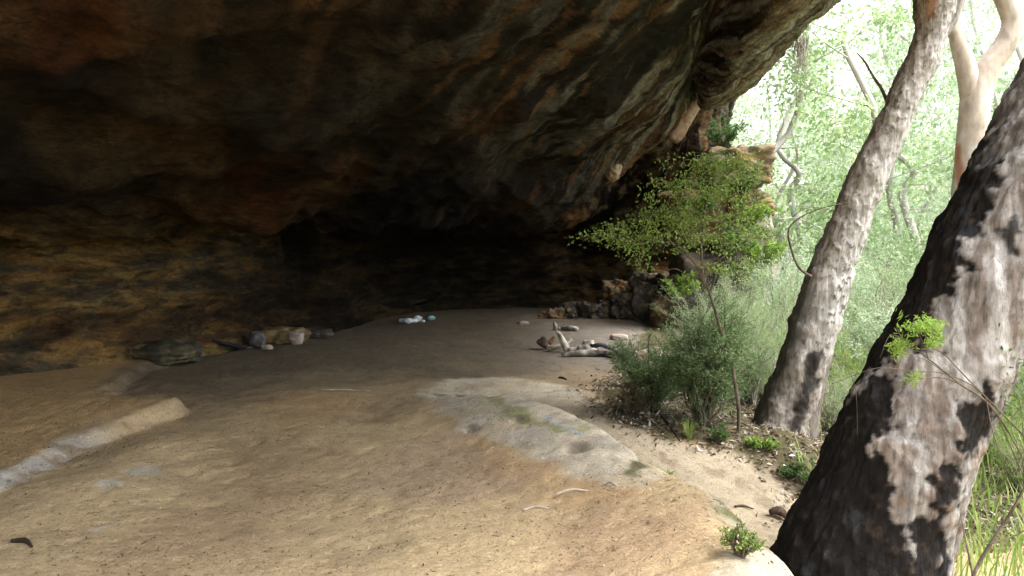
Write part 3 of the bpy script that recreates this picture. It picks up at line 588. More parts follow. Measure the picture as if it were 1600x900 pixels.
# branches and crown of the big tree, above the frame
def crown(root, base, spec, lm, tm, r, leafL=.09, leafW=.02, nl=26, tw=14, sz=.5):
    """limbs ending in leaf clumps: spec = list of (start, end, radius)"""
    mt = MB(); ml = MB()
    for a, e, rad_ in spec:
        a = np.asarray(a); e = np.asarray(e); w = wiggle(a, e, 12, .07, r); tube(mt, w - base, np.linspace(rad_, rad_ * .35, 12), 7)
        for k in range(tw):
            t = r.integers(4, 12); s = w[t]; d = unit(unit(e - a) + r.normal(size=3) * .9); L = sz * r.uniform(.6, 1.3); ww = wiggle(s, s + d * L, 6, .08, r)
            tube(mt, ww - base, np.linspace(rad_ * .2 + .001, .003, 6), 4, cap=False)
            pk = ww[r.integers(2, 6, nl)] + r.normal(size=(nl, 3)) * sz * .22; leaves(ml, pk - base, np.tile(d * .5 + [0, 0, -.4], (nl, 1)), leafL, leafW, .6, r)
    mt.build('limbs', tm, root); ml.build('crown', lm, root)
r1 = np.random.default_rng(21); t_ = pp[-60]; tt = pp[-1]
crown(tree1, base1, [(t_, t_ + np.array([2.2, 1, 1.6]), .09), (tt, tt + np.array([1.0, -1.2, 2.2]), .11), (tt, tt + np.array([2.6, .6, 1.6]), .1), (tt, tt + np.array([.2, 1.6, 2.2]), .1), (tt, tt + np.array([1.6, -.4, 2.4]), .09)], LEAF_M, TWIG, r1, .1, .022, 24, 12, .7)

# --- second leaning tree
Y2 = 7.75
e2 = [(1196, 740), (1207, 700), (1224, 655), (1245, 600), (1273, 510), (1300, 420), (1328, 350), (1350, 290), (1388, 210), (1415, 150), (1443, 90), (1458, 40), (1462, -20), (1475, -120), (1500, -300)]
mb, pp, rr = trunk(e2, Y2, [.36, .31, .27, .245, .225, .20, .185, .172, .155, .150, .152, .158, .18, .13, .10], 380, 150, .10, .02, 4, 8.)
V = mb.v[0]; cen = np.concatenate([np.repeat(pp, 150, 0), [pp[0], pp[-1]]]); px_, py_ = to_px(V); nz = fbm(V * 6 + 14, 4); nf_ = fbm(V * 20 + 4, 3); st_ = fbm(V * np.array([16, 16, 3]) + 3, 4)
ctr = spline(np.array(e2, float), 200); cx = np.interp(-py_, -ctr[:, 1], ctr[:, 0]); off = px_ - cx
c = np.empty(V.shape); c[:] = (.50, .48, .46)
low = ss(430, 620, py_ + nz * 60)
c = lay3(c, (.21, .17, .13), low * .7); c = lay3(c, (.50, .48, .47), ss(.0, .5, st_) * (1 - low) * .8); c = lay3(c, (.26, .22, .18), ss(.1, .5, nz) * .5)
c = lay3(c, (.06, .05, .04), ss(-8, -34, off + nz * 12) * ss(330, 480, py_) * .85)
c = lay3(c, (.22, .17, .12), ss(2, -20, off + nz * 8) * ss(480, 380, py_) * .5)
c = lay3(c, (.035, .03, .028), inpoly(px_, py_, [(1262, 560), (1290, 540), (1270, 620), (1246, 690), (1240, 740), (1232, 690)], 4, nz * 8) * .95)
c = lay3(c, (.05, .05, .05), ss(.25, .5, nf_) * inpoly(px_, py_, [(1325, 380), (1345, 370), (1310, 520), (1290, 500)], 6, nz * 10) * .9)
c = lay3(c, (.36, .20, .13), inpoly(px_, py_, [(1440, -30), (1470, -30), (1462, 30), (1450, 30)], 4, nz * 5) * .9)
c = lay3(c, (.10, .075, .06), ss(.35, .6, nf_) * .7)
rad = V - cen; rl = np.linalg.norm(rad, axis=1)[:, None] + 1e-9; V += rad / rl * (.006 * nf_ + .008 * nz + .008 * st_)[:, None]
base2 = np.array([pp[0][0], pp[0][1], 0]); base2[2] = gz(base2[0], base2[1])
tree2 = empty('leaning_tree', base2, label='slimmer mottled tree leaning right behind the thick one, rooted by the path', cat='tree')
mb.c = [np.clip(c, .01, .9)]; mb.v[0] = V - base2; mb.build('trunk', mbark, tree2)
# split side stem at its foot, roots
def branchpx(name, root, base, pxs, Yd, r0_, r1_, m_, seg=8, col=None, rough=.08, n=24):
    pts = [P(a, b_, Yd + (z[0] if z else 0)) for a, b_, *z in pxs]; mb = MB(); tube(mb, spline(np.array(pts), n) - base, np.linspace(r0_, r1_, n), seg, rough, 8, True, col); return mb.build(name, m_, root)
branchpx('side_stem', tree2, base2, [(1236, 735), (1255, 680), (1268, 620), (1284, 570), (1296, 520)], Y2 - .06, .15, .06, mbark, 24, (.20, .17, .15), .2)
for k, (a, b_, c_x, c_y) in enumerate([(1190, 700, 1150, 716), (1215, 715, 1205, 752), (1240, 720, 1256, 756), (1262, 715, 1300, 735)]):
    s = P(a, b_, Y2 - .15); e = G(c_x, c_y, -.15); e = np.array([e[0], e[1], gz(e[0], e[1]) - .03]); mb = MB(); tube(mb, wiggle(s, e, 14, .03, np.random.default_rng(60 + k)) - base2, np.linspace(.08, .015, 14), 10, .15, 6, True, (.13, .10, .075)); mb.build('root', mbark, tree2)
branchpx('branch', tree2, base2, [(1268, 432), (1250, 420), (1238, 395), (1232, 360), (1250, 340), (1285, 325), (1330, 315)], Y2 - .25, .014, .004, TWIG, 6)
branchpx('branch', tree2, base2, [(1392, 175), (1378, 140), (1366, 122), (1350, 95), (1338, 82)], Y2 + .1, .02, .006, TWIG, 6)
branchpx('branch', tree2, base2, [(1468, 60), (1490, 30), (1505, -20)], Y2, .05, .03, mbark, 10, (.40, .37, .35))
r2 = np.random.default_rng(31); tt = pp[-1]
crown(tree2, base2, [(tt, tt + np.array([1.5, .4, 1.8]), .07), (tt, tt + np.array([-1.0, .8, 2.0]), .07), (tt, tt + np.array([.5, -1.2, 2.]), .07)], LEAF_M, TWIG, r2, .09, .02, 24, 14, .6)

# --- pale forked gum
Y3 = 12.5
base3 = P(1512, 600, Y3); base3[2] = gz(base3[0], base3[1])
tree3 = empty('forked_tree', base3, label='smooth pinkish forked tree with curving arms between the two leaning ones', cat='tree')
def gum(name, pxs, rads, seed):
    mb, pp, rr = trunk(pxs, Y3, rads, 200, 60, .04, 0, 2.5, seed); V = mb.v[0]; c = np.empty(V.shape); c[:] = (.50, .42, .35); nz = fbm(V * np.array([5, 5, 2]) + seed, 4); px_, py_ = to_px(V)
    c = lay3(c, (.62, .56, .5), ss(0, .5, nz)); c = lay3(c, (.34, .28, .23), ss(.2, .6, -nz) * .8); c = lay3(c, (.42, .21, .13), inpoly(px_, py_, [(1490, 225), (1501, 225), (1508, 300), (1496, 300)], 3, nz * 3)); mb.c = [c]; mb.v[0] = V - base3; return mb.build(name, mbark2, tree3)
gum('trunk', [(1505, 640), (1510, 520), (1514, 400), (1516, 290), (1520, 210), (1526, 150), (1545, 105), (1570, 70), (1583, 35), (1572, 0), (1556, -50), (1560, -140)], [.36, .30, .27, .25, .22, .215, .18, .165, .16, .155, .15, .12], 2.)
gum('fork', [(1524, 215), (1518, 150), (1508, 100), (1496, 65), (1490, 40), (1500, 5), (1525, -40)], [.12, .16, .145, .11, .085, .06, .05], 22.)
r3 = np.random.default_rng(41); tt = P(1560, -130, Y3)
crown(tree3, base3, [(tt, tt + np.array([2.2, .4, 2.2]), .09), (tt, tt + np.array([-1.6, .8, 2.4]), .08), (tt, tt + np.array([.5, -1.2, 2.4]), .08)], LEAF_F, TWIGP, r3, .1, .022, 24, 16, .8)

# ------------------------------------------------------------------ understorey plants
def bush(name, base, h, rad_, nstem, lm, tm, r, leafL, leafW, per, ntw, lab=None, cat=None, group=None, lean=(0, 0), squash=1.0, up=.5, low=.15, spread=.10, root=None):
    """stems fanning out from the ground with twigs, leaf sprays along each twig"""
    o = root or empty(name, base, label=lab, cat=cat, group=group); mt = MB(); ml = MB()
    for s in range(nstem):
        a = r.uniform(0, 2 * math.pi); q = r.uniform(.1, 1) ** .6; e = np.array([math.cos(a) * rad_ * q + lean[0], (math.sin(a) * rad_ * q) * squash + lean[1], h * (1.0 - .45 * q * q) * r.uniform(.65, 1.05)])
        st = r.normal(size=3) * np.array([.06, .06, 0]) * rad_; w = wiggle(st, e, 12, .05, r); w[:, 2] += np.sin(np.linspace(0, math.pi, 12)) * .1 * h; w[0, 2] = -.03
        tube(mt, w, np.linspace(.006 + .008 * h, .002, 12), 5, cap=False)
        for k in range(ntw):
            t = r.uniform(low, 1) * 10.99; i_ = int(t); sp_ = w[i_] + (w[i_ + 1] - w[i_]) * (t - i_); out = unit(np.array([sp_[0], sp_[1], 0]) + 1e-3)
            d = unit(out * .6 + np.array([0, 0, up]) + r.normal(size=3) * .6); L = h * r.uniform(.10, .26); ww = wiggle(sp_, sp_ + d * L, 6, .07, r); tube(mt, ww, np.linspace(.0035, .001, 6), 3, cap=False)
            tt_ = r.uniform(.15, 1, per) * 4.99; ii = tt_.astype(int); pk = ww[ii] + (ww[ii + 1] - ww[ii]) * (tt_ - ii)[:, None] + r.normal(size=(per, 3)) * spread * L
            leaves(ml, pk, np.tile(d * .7, (per, 1)), leafL, leafW, .6, r)
    mt.build('stems', tm, o); ml.build('foliage', lm, o); return o
def copy_tree(o, parent=None):
    c = o.copy(); COL.objects.link(c)
    if parent is not None: c.parent = parent
    for ch in list(o.children): copy_tree(ch, c)
    return c
def onground(px, py, z=-.25): q = gp((px, py))[0]; return np.array([q[0], q[1], gz(q[0], q[1]) - .01])
ra = np.random.default_rng(51)
# main bush
bb1 = onground(1085, 680)
bush('bush', onground(1098, 664), 1.16, .50, 42, LEAF_G, TWIG, ra, .036, .008, 36, 15, 'dense dark green fine leaved bush at the edge of the sandy path', 'bush', squash=.8, low=.2, lean=(.05, 0))
bush('bush', onground(1022, 640), .85, .36, 26, LEAF_G, TWIG, ra, .034, .008, 40, 13, 'low greyish green bush partly hiding the blackened log end', 'bush', lean=(-.08, 0), low=.1)
# dry reddish skirt of the bush
bush('dry_bush', onground(995, 645), .34, .28, 24, leafmat('dry_fern', (.10, .075, .045), (.17, .13, .08), (.16, .17, .07), .3), TWIG, ra, .030, .007, 26, 8, 'brown half dry brush hanging at the left foot of the dense bush', 'bush', low=.1, up=-.1)
# sapling: stem, branches and leaf clumps placed after the photograph
YS = 7.25
bs = P(1153, 690, YS); bs[2] = gz(bs[0], bs[1]); sap = empty('sapling', bs, label='thin crooked sapling with airy green crown in front of the far cliff', cat='sapling')
mt = MB(); BR = []
def sb(pxs, r0_, r1_, n=18):
    pts = spline(np.array([P(a, b_, YS + (z[0] if z else 0)) for a, b_, *z in pxs]), n); tube(mt, pts - bs, np.linspace(r0_, r1_, n), 7, .08, 8); BR.append(pts)
sb([(1153, 700), (1154, 640), (1147, 590), (1142, 555), (1126, 515), (1113, 470), (1098, 432)], .019, .012, 30)
sb([(1098, 432), (1096, 390), (1098, 350), (1104, 300), (1110, 255)], .014, .004)
sb([(1103, 450), (1085, 410), (1060, 385), (1035, 378), (1005, 378, -.1), (960, 372, -.2), (935, 368, -.2)], .012, .003)
sb([(1085, 410), (1058, 388), (1038, 368), (1015, 350, .1), (985, 340, .15)], .009, .003)
sb([(1098, 435), (1075, 430), (1055, 420), (1035, 425, -.1)], .007, .002)
sb([(1108, 462), (1118, 430), (1125, 390), (1140, 350), (1165, 320)], .011, .003)
sb([(1120, 410), (1150, 385, .1), (1180, 372, .1), (1210, 365, .2)], .007, .002)
sb([(1099, 350), (1070, 320), (1050, 300), (1035, 290)], .007, .002)
sb([(1104, 310), (1130, 280), (1160, 255), (1180, 262)], .007, .002)
sb([(1098, 370), (1075, 345), (1045, 330, .1), (1020, 325)], .006, .002)
sb([(1127, 385), (1145, 420), (1160, 440)], .006, .002)
ALLB = np.concatenate([x[len(x) // 3:] for x in BR[1:]])
ml = MB(); rs = np.random.default_rng(77)
for (a, b_, sx, sy, k) in [(1120, 268, 44, 20, 10), (1145, 290, 40, 26, 14), (1110, 300, 40, 20, 8), (1075, 345, 34, 20, 8), (955, 368, 30, 14, 17), (985, 385, 26, 18, 13), (1005, 345, 28, 12, 12), (1040, 335, 30, 14, 13), (1030, 295, 24, 14, 8), (1085, 262, 30, 16, 15), (1110, 248, 30, 12, 13), (1150, 258, 32, 16, 17), (1185, 285, 22, 18, 9), (1165, 310, 28, 14, 11),
                          (1115, 300, 30, 20, 15), (1075, 310, 26, 18, 12), (1060, 350, 28, 14, 14), (1095, 350, 28, 18, 12), (1140, 345, 30, 16, 13), (1180, 365, 32, 11, 15), (1130, 385, 26, 16, 9), (1080, 385, 24, 14, 9), (1020, 375, 22, 12, 7), (1000, 405, 12, 12, 5), (1120, 425, 26, 14, 7), (1155, 420, 26, 16, 9), (1065, 285, 20, 12, 7)]:
    for q in range(k):
        e = P(a + rs.normal() * sx * .6, b_ + rs.normal() * sy * .6, YS + rs.normal() * .16); i_ = np.argmin(np.linalg.norm(ALLB - e, axis=1)); s = ALLB[i_]
        w = wiggle(s, e, 7, .06, rs); tube(mt, w - bs, np.linspace(.003, .001, 7), 3, cap=False)
        d = unit(e - s + np.array([0, 0, .02])); n_ = 22; pk = w[rs.integers(3, 7, n_)] + rs.normal(size=(n_, 3)) * np.array([.065, .06, .028]); leaves(ml, pk - bs, np.tile(d * .6 + [0, 0, .2], (n_, 1)), .036, .015, .7, rs)
mt.build('stem', TWIG, sap); ml.build('foliage', LEAF_S, sap)
for k, (px, py, Yd, h_, lm, lab) in enumerate([(1178, 352, 15.9, .55, LEAF_B, 'bright leafy plant growing on the right ledge of the boulder pile'), (1160, 300, 15.8, .5, LEAF_D, 'dark leafy plant clinging under the topmost boulder'), (1135, 400, 15.8, .6, LEAF_M, 'green plant in the middle of the boulder pile'),
        (1062, 468, 15.6, .55, LEAF_B, 'bright green creeper at the foot of the boulder pile'), (1190, 420, 15.6, .7, LEAF_B, 'yellowish leafy plant low on the right of the boulder pile'), (1100, 330, 16., .5, LEAF_M, 'green plant on the left shoulder of the boulder pile'), (1130, 232, 16.6, .7, LEAF_D, 'dark scrub on the ledge above the boulder pile')]):
    q = P(px, py, Yd); bush('ledge_plant', tuple(q), h_, h_ * .75, 14, lm, TWIG, ra, .07, .022, 16, 8, lab, 'plant', 'plants on the far boulder pile', low=.2, up=.0)
# grass tussock, fern, seedling
def tussock(name, base, h, rad_, n, lm, r, lab, cat, group=None, W=.008):
    mb = MB(); a = r.uniform(0, 2 * math.pi, n); l = h * r.uniform(.5, 1.1, n); out = rad_ * r.uniform(.3, 1.2, n)
    d = np.stack([np.cos(a), np.sin(a), np.zeros(n)], 1); s = np.stack([-np.sin(a), np.cos(a), np.zeros(n)], 1); o0 = d * (rad_ * .15)
    K = 5; V = []
    for k in range(K):
        t = k / (K - 1); c = o0 + d * (out * t * t)[:, None] + np.array([0, 0, 1.]) * (l * (t - .35 * t * t * t))[:, None]; w = W * (1 - t) ** .7 * .5 + .0004; V += [c - s * w, c + s * w]
    V = np.stack(V, 1).reshape(-1, 3); b_ = np.arange(n)[:, None] * (2 * K); q = np.concatenate([b_ + np.array([[2 * k, 2 * k + 1, 2 * k + 3, 2 * k + 2]]) for k in range(K - 1)])
    mb.add(V, q); o = mb.build(name, lm, None, np.zeros(3)); o.location = base; return tag(o, lab, cat, group)
tussock('grass_tuft', onground(1076, 684), .26, .13, 60, GRASS, ra, 'bright grass tuft sprouting in front of the dense bush', 'grass')
tussock('grass_tuft', onground(1045, 745, -.05), .10, .08, 60, GRASS, ra, 'short grass tuft in the cleft of the sandstone hump', 'grass', W=.005)
tussock('dry_tuft', onground(985, 640), .2, .16, 90, DRY, ra, 'dry straw tuft at the left foot of the bushes', 'grass', W=.005)
def herb(name, base, h, rad_, n, lm, r, lab, cat, L=.03, W=.014, group=None):
    return bush(name, base, h, rad_, n, lm, TWIG, r, L, W, 10, 6, lab, cat, group, low=.3, up=.3)
herb('seedling', onground(1157, 872, -.05), .17, .10, 16, LEAF_S, ra, 'small bright green seedling clump at the bottom edge on mossy sandstone', 'plant', .015, .009)
herb('fern', onground(1190, 702, -.1), .12, .16, 12, LEAF_B, ra, 'low bright fern at the foot of the slimmer leaning tree', 'fern')
for k, (px, py, h_, lm, lab) in enumerate([(1265, 762, .22, LEAF_D, 'dark leafy weed between the two leaning trunks'), (1235, 745, .12, LEAF_D, 'small weed under the slimmer trunk roots'), (1120, 690, .16, LEAF_D, 'little weed right of the bright grass tuft')]):
    herb('weed', onground(px, py, -.3), h_, h_ * .8, 10, lm, ra, lab, 'weed', .03, .012)
# leafy sprig in front of the big trunk and bare arching twigs
def sprig(pxs, Yd, r0_, lab, clumps=(), lm=LEAF_B, tm=TWIG, side=(), name='sprig', nl=40, rt=None):
    base = P(*pxs[0], Yd); o = rt or empty(name, base, label=lab, cat='twig'); base = np.array(o.location); mt = MB(); pts = spline(np.array([P(a, b_, Yd + .12 * math.sin(i)) for i, (a, b_) in enumerate(pxs)]), 26)
    tube(mt, pts - base, np.linspace(r0_, r0_ * .3, 26), 6, .05, 9)
    for sd in side: tube(mt, spline(np.array([P(a, b_, Yd) for a, b_ in sd]), 14) - base, np.linspace(r0_ * .5, r0_ * .15, 14), 4)
    mt.build('stem', tm, o); ml = MB()
    for (a, b_, sx, sy, n_) in clumps:
        for q in range(n_):
            c = P(a + ra.normal() * sx * .5, b_ + ra.normal() * sy * .5, Yd + ra.normal() * .06); leaves(ml, (c + ra.normal(size=(nl // 4, 3)) * .012) - base, np.tile(unit(ra.normal(size=3)) * 1.2 + [0, 0, .3], (nl // 4, 1)), .030, .006, .4, ra)
    if clumps: ml.build('foliage', lm, o)
    return o
sprig([(1660, 830), (1560, 650), (1500, 600), (1450, 560), (1412, 530), (1400, 510)], 3.7, .006, 'arching twig with bright needle leaves crossing the thick trunk', [(1440, 508, 28, 12, 46), (1408, 545, 16, 14, 26), (1460, 530, 14, 10, 18), (1430, 590, 10, 8, 8)], side=[[(1500, 600), (1470, 590), (1420, 595), (1395, 600)], [(1450, 560), (1440, 530), (1425, 505)], [(1412, 530), (1390, 525), (1375, 560)]])
sprig([(1700, 760), (1620, 700), (1560, 640), (1510, 590), (1470, 550), (1440, 545)], 3.5, .005, 'bare arching twig in front of the thick trunk', side=[[(1600, 690), (1590, 620), (1550, 580)], [(1540, 620), (1560, 700), (1620, 790)]], name='bare_twig')
sprig([(1620, 790), (1580, 700), (1540, 620), (1480, 585), (1420, 580), (1370, 575), (1300, 600)], 4.0, .004, 'long thin bare stem bending towards the slimmer tree', side=[[(1480, 585), (1440, 560), (1380, 545)], [(1330, 585), (1338, 620), (1340, 680)]], name='bare_twig')
sprig([(1480, 1000), (1530, 880), (1580, 800), (1610, 740), (1640, 650)], 3.4, .010, 'dark branchy stick at the lower right corner', side=[[(1545, 850), (1590, 835), (1640, 800)], [(1580, 800), (1600, 760), (1595, 700)], [(1520, 900), (1510, 850), (1500, 800)]], name='bare_twig')

# shrubs of the understorey beyond the path
protos = []
def proto(kind, **k):
    o = bush(kind, (0, 0, 0), **k); protos.append(o); return o
specs = [('feathery_shrub', LEAF_P, 1.6, .75, 24, .034, .006, 34, 12), ('feathery_shrub', LEAF_B, 1.4, .8, 24, .036, .009, 32, 12), ('leafy_shrub', LEAF_F, 1.9, 1.0, 26, .055, .016, 26, 12), ('feathery_shrub', LEAF_P, 2.1, .9, 26, .04, .008, 34, 13)]
rp = np.random.default_rng(91); PR = []
for nm, lm, h_, r_, ns, L_, W_, per, ntw in specs:
    PR.append(bush(nm, (0, 0, 0), h_, r_, ns, lm, TWIGP, rp, L_, W_, per, ntw, low=.12))
cells = []
spots = [(1090, 10.2, 0, .75), (1150, 10.4, 0, .85), (1175, 9.3, 3, .62), (1130, 9.2, 0, .72), (1225, 8.9, 0, .6), (1185, 9.9, 1, .75), (1205, 11.5, 3, .8), (1240, 10.0, 3, .7), (1290, 11, 1, .85), (1335, 9.4, 1, .7), (1360, 12, 3, .9), (1400, 10.5, 2, .8), (1240, 13, 2, .95), (1300, 14, 2, 1.0), (1370, 15, 2, 1.1), (1430, 13.5, 3, 1.0), (1465, 9, 1, .8), (1500, 11.5, 2, 1.0),
         (1560, 10, 1, .9), (1600, 12.5, 2, 1.1), (1640, 9, 3, .9), (1160, 13.5, 3, .8), (1210, 16, 2, 1.1), (1290, 18, 2, 1.3), (1380, 19, 2, 1.4), (1460, 18, 3, 1.4), (1540, 17, 2, 1.3), (1620, 17, 2, 1.3), (1700, 13, 2, 1.2), (1610, 7.0, 1, .6), (1680, 7.8, 3, .8), (1545, 7.9, 1, .6), (1350, 7.9, 0, .42), (1300, 8.4, 0, .5)]
tone = ['pale feathery', 'bright green feathery', 'light broad leaved', 'tall pale feathery']
used = [False] * 4
for k, (px, Yd, kd, sc) in enumerate(spots):
    o = PR[kd] if not used[kd] else copy_tree(PR[kd]); used[kd] = True
    x = P(px, 450, Yd)[0]; o.location = (x, Yd, gz(x, Yd) - .02); o.rotation_euler.z = k * 1.7; o.scale = (sc, sc, sc)
    cells.append((o, px, Yd, kd))
for o, px, Yd, kd in cells:
    side = 'left of the slimmer leaning tree' if px < 1270 else ('between the two leaning trees' if px < 1420 else ('just behind the thick trunk' if px < 1530 else 'right of the thick trunk'))
    dist = 'nearest the path' if Yd < 9 else ('close behind the path' if Yd < 11 else ('further back' if Yd < 15 else 'at the far forest edge'))
    tag(o, '%s shrub %s, %s' % (tone[kd], side, dist), 'shrub', 'shrubs of the forest understorey')

# background trees
def bgtree(seed, H_, lean, lm, tm, nlimb=9, sz=1.2, leafL=.13, leafW=.05, nl=40, tw=14):
    r = np.random.default_rng(seed); o = empty('gum_tree', (0, 0, 0)); w = wiggle([0, 0, -.3], [lean, 0, H_], 24, .035, r); mt = MB(); tube(mt, w, np.linspace(.16, .05, 24), 12, .1, 3); mt.build('trunk', tm, o)
    spec = []
    for k in range(nlimb):
        i_ = int(24 * (.22 + .75 * k / nlimb)); a = r.uniform(0, 2 * math.pi); L = H_ * r.uniform(.18, .32); spec.append((w[i_], w[i_] + np.array([math.cos(a) * L, math.sin(a) * L, L * r.uniform(.1, .7)]), .02))
    crown(o, np.zeros(3), spec, lm, tm, r, leafL, leafW, nl, tw, sz); return o
FB = barkmat('far_bark', (.36, .33, .33), (.48, .45, .43), (.6, .56, .53), 3)
BG = [bgtree(201, 9, 1.2, LEAF_F, FB, nl=28), bgtree(202, 11, -.8, LEAF_F, FB, 10, leafL=.18, leafW=.08, nl=22), bgtree(203, 7.5, .6, LEAF_P, FB, 9, 1.0, .17, .075, nl=30), bgtree(204, 13, 1.6, LEAF_F, FB, 12, 1.6, .28, .13, nl=26)]
bt = [(1195, 21, 2, 1.0), (1265, 24, 0, 1.0), (1330, 20, 2, 1.0), (1400, 26, 1, 1.0), (1450, 22, 0, .95), (1520, 25, 3, .9), (1590, 21, 1, .9), (1650, 24, 0, 1.0), (1230, 32, 3, 1.0), (1300, 34, 1, 1.2), (1370, 36, 3, 1.1), (1450, 33, 3, 1.0), (1530, 35, 1, 1.2), (1620, 34, 3, 1.1), (1720, 28, 3, 1.0),
      (1160, 38, 3, 1.0), (1260, 44, 3, 1.2), (1340, 46, 3, 1.3), (1430, 45, 3, 1.3), (1520, 47, 3, 1.3), (1600, 44, 3, 1.3), (1700, 42, 3, 1.2), (1800, 30, 1, 1.2), (1900, 24, 3, 1.1)]
used = [False] * 4
word = ['leaning', 'straight', 'short', 'tall spreading']
names = []
for k, (px, Yd, kd, sc) in enumerate(bt):
    o = BG[kd] if not used[kd] else copy_tree(BG[kd]); used[kd] = True
    sc = sc * (1 if Yd < 23 else (.9 if Yd < 30 else (.68 if Yd < 40 else .55)))
    x = P(px, 450, Yd)[0]; o.location = (x, Yd, gz(x, Yd)); o.rotation_euler.z = k * 2.1; o.scale = (sc,) * 3
    where = 'over the far boulders' if px < 1220 else ('left of the slim trunk' if px < 1320 else ('left of the forked tree' if px < 1480 else 'behind the thick trunk'))
    dist = 'front row' if Yd < 23 else ('second row' if Yd < 30 else ('third row' if Yd < 40 else 'farthest row'))
    tag(o, '%s pale gum tree %s, %s' % (word[kd], where, dist), 'tree', 'background gum trees')

# shrubs on top of the cliff edge, hanging roots
q = P(1250, 62, 11.6); rt = empty('hanging_roots', q, label='brown tassel of fine roots hanging from the overhang lip', cat='roots'); mb = MB(); rr_ = np.random.default_rng(4)
for k in range(70):
    s = rr_.normal(size=3) * np.array([.05, .08, .03]); L = rr_.uniform(.15, .6); e = s + np.array([rr_.normal() * .04 + .02, rr_.normal() * .05, -L]); tube(mb, wiggle(s, e, 7, .05, rr_), np.linspace(.005, .0015, 7), 3, cap=False)
mb.build('fine_roots', TWIGP, rt)
mb = MB()
for k in range(24):
    s = np.array([-.22, .5, -.12]) + rr_.normal(size=3) * np.array([.10, .1, .03]); L = rr_.uniform(.1, .35); tube(mb, wiggle(s, s + np.array([rr_.normal() * .02, 0, -L]), 6, .05, rr_), np.linspace(.003, .001, 6), 3, cap=False)
mb.build('fine_roots', TWIGP, rt)

# ------------------------------------------------------------------ ground cover (uncountable)
def scatter(n, fx, r):
    out = []
    while sum(len(o) for o in out) < n:
        out.append(fx(n))
    return np.concatenate(out)[:n]
rg = np.random.default_rng(300)
# forest grass
n = 52000
x = rg.uniform(1.6, 16, n); y = rg.uniform(3, 26, n) ; e = x - np.interp(y, EY, EX) - .9
keep = (e > .2) & (rg.uniform(size=n) < ss(.2, 2.2, e)) & (n2(x, y, .9, 3, 50.) > -.25) & (x / y < 1.1)
keep |= (x > 2.3) & (y < 7) & (e > .2) & (rg.uniform(size=n) < .9)
x = x[keep]; y = y[keep]; z = ground_h(x, y, False); n = len(x); hgt = rg.uniform(.08, .32, n) * (1 + .8 * ss(6, 3, y)); a = rg.uniform(0, 6.283, n); bend = rg.uniform(.05, .2, n)
d = np.stack([np.cos(a), np.sin(a), 0 * a], 1); s = np.stack([-np.sin(a), np.cos(a), 0 * a], 1); p0 = np.stack([x, y, z - .01], 1); up_ = np.array([0, 0, 1.])
w = (.005 + .0006 * y)[:, None]; p1 = p0 + d * (bend * .3)[:, None] + up_ * (hgt * .6)[:, None]; p2 = p0 + d * bend[:, None] + up_ * hgt[:, None]
V = np.stack([p0 - s * w, p0 + s * w, p1 + s * w * .7, p1 - s * w * .7, p2 + s * w * .1, p2 - s * w * .1], 1).reshape(-1, 3); b_ = np.arange(n)[:, None] * 6
tag(meshobj('grass', V, np.concatenate([b_ + [[0, 1, 2, 3]], b_ + [[3, 2, 4, 5]]]), GRASS), 'green grass covering the forest floor right of the path', 'grass', kind='stuff')
# leaf litter: dark/dry fragments on the shelter floor and slope
def flatleaves(name, x, y, L, W, mm, r, lab, lift=.004, tilt=.25):
    n = len(x); z = ground_h(x, y) + lift; a = r.uniform(0, 6.283, n); nx_, ny_ = r.normal(size=n) * tilt, r.normal(size=n) * tilt
    d = np.stack([np.cos(a), np.sin(a), nx_], 1); s = np.stack([-np.sin(a), np.cos(a), ny_], 1); l = (L * r.uniform(.4, 1.5, n))[:, None]; w = (W * r.uniform(.5, 1.4, n))[:, None]
    p = np.stack([x, y, z], 1); up_ = np.array([0, 0, 1.]); k = (r.uniform(-.25, .25, n))[:, None]
    V = np.stack([p - d * l * .5, p + s * w * .5 + d * l * k * .3 + up_ * w * .25, p + d * l * .5 + s * l * k, p - s * w * .5 + d * l * k * .3 + up_ * w * .25], 1).reshape(-1, 3)
    return tag(meshobj(name, V, np.arange(n)[:, None] * 4 + np.array([[0, 1, 2, 3]]), mm, smooth=False), lab, 'leaf litter', kind='stuff')
n = 14000; y = 2.6 + 11 * rg.uniform(size=n) ** 1.5; x = rg.uniform(-1, 1, n) * (.68 * y + .3); k = (x < np.interp(y, EY, EX) + .2) & (x > -6) & (n2(x, y, .7, 3, 80.) + rg.normal(size=n) * .3 > -.15); x, y = x[k], y[k]
flatleaves('floor_litter', x, y, .022, .007, DRYD, rg, 'dark leaf and twig crumbs trodden into the sandy floor')
n = 1100; y = 3 + 14 * rg.uniform(size=n); x = rg.uniform(-.45, .22, n) * y + .5; flatleaves('pale_litter', x, y, .022, .010, DRY, rg, 'tiny pale leaf flecks scattered over the sandy floor')
n = 26000; y = rg.uniform(3.2, 13, n); x = rg.uniform(.6, 6, n); e = polydist(x, y, gp((930, 620), (960, 655), (1040, 688), (1100, 696), (1170, 708), (1230, 750), (1250, 800), (1300, 850), (1900, 850), (2400, 560), (1300, 480), (1010, 500), (985, 560)))
k = (e < .05 + rg.exponential(.06, n)) & (n2(x, y, 1.7, 2, 44.) > -.3); x, y = x[k], y[k]
flatleaves('leaf_litter', x, y, .06, .018, DRY, rg, 'thick layer of pale dry leaves under the bushes and trees', .01, .5)
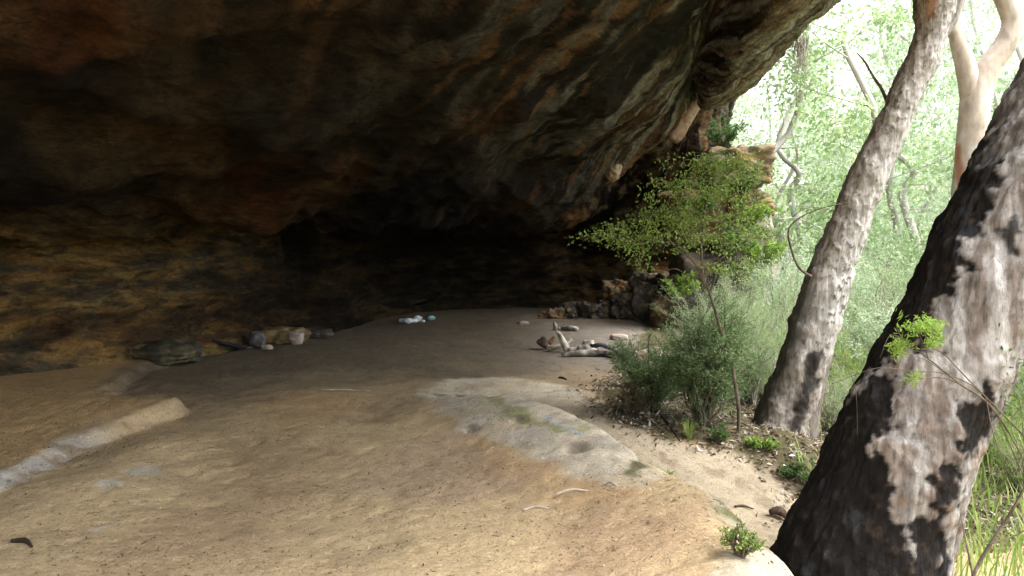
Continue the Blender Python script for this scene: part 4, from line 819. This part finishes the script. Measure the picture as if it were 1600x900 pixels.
n = 9000; y = rg.uniform(3.2, 12, n); x = rg.uniform(.6, 5, n); e = polydist(x, y, gp((930, 620), (960, 655), (1040, 688), (1100, 696), (1170, 708), (1230, 750), (1250, 800), (1300, 850), (1900, 850), (2400, 560), (1300, 480), (1010, 500), (985, 560)))
k = (e < .05 + rg.exponential(.10, n)); x, y = x[k], y[k]; flatleaves('brown_litter', x, y, .06, .02, DRYD, rg, 'dark brown decaying leaves along the edge of the path', .008, .4)

# ------------------------------------------------------------------ light, world, camera
SUN_EL, SUN_AZ = R(58), R(100)          # azimuth clockwise from +Y
w = bpy.data.worlds.new('World'); scene.world = w; w.use_nodes = True; nt = w.node_tree; bg = nt.nodes['Background']; bg.inputs['Strength'].default_value = .15
sky = nt.nodes.new('ShaderNodeTexSky'); sky.sky_type = 'NISHITA'; sky.sun_disc = False; sky.sun_elevation = SUN_EL; sky.sun_rotation = SUN_AZ; sky.air_density = 1.5; sky.dust_density = 4
hs = nt.nodes.new('ShaderNodeHueSaturation'); hs.inputs['Saturation'].default_value = .22; nt.links.new(sky.outputs[0], hs.inputs['Color']); nt.links.new(hs.outputs[0], bg.inputs['Color'])
sl = bpy.data.lights.new('sun', 'SUN'); sl.energy = 1.5; sl.angle = R(25); sl.color = (1, .96, .9); so = bpy.data.objects.new('sun', sl); COL.objects.link(so)
from mathutils import Vector
sd = Vector((math.sin(SUN_AZ) * math.cos(SUN_EL), math.cos(SUN_AZ) * math.cos(SUN_EL), math.sin(SUN_EL))); so.rotation_euler = sd.to_track_quat('Z', 'Y').to_euler()
cam = bpy.data.cameras.new('camera'); cam.lens = 36 * F / 1600; cam.sensor_width = 36; cam.clip_start = .05; cam.clip_end = 2000
cob = bpy.data.objects.new('camera', cam); COL.objects.link(cob); cob.location = (0, 0, CAMZ); cob.rotation_euler = (math.pi / 2 - TH, 0, 0); scene.camera = cob
vs = scene.view_settings; vs.view_transform = 'Standard'; vs.look = 'None'; vs.gamma = 1; vs.exposure = 2.1; vs.use_curve_mapping = False
scene.render.engine = 'CYCLES'; scene.cycles.max_bounces = 8; scene.cycles.diffuse_bounces = 4; scene.cycles.transparent_max_bounces = 4
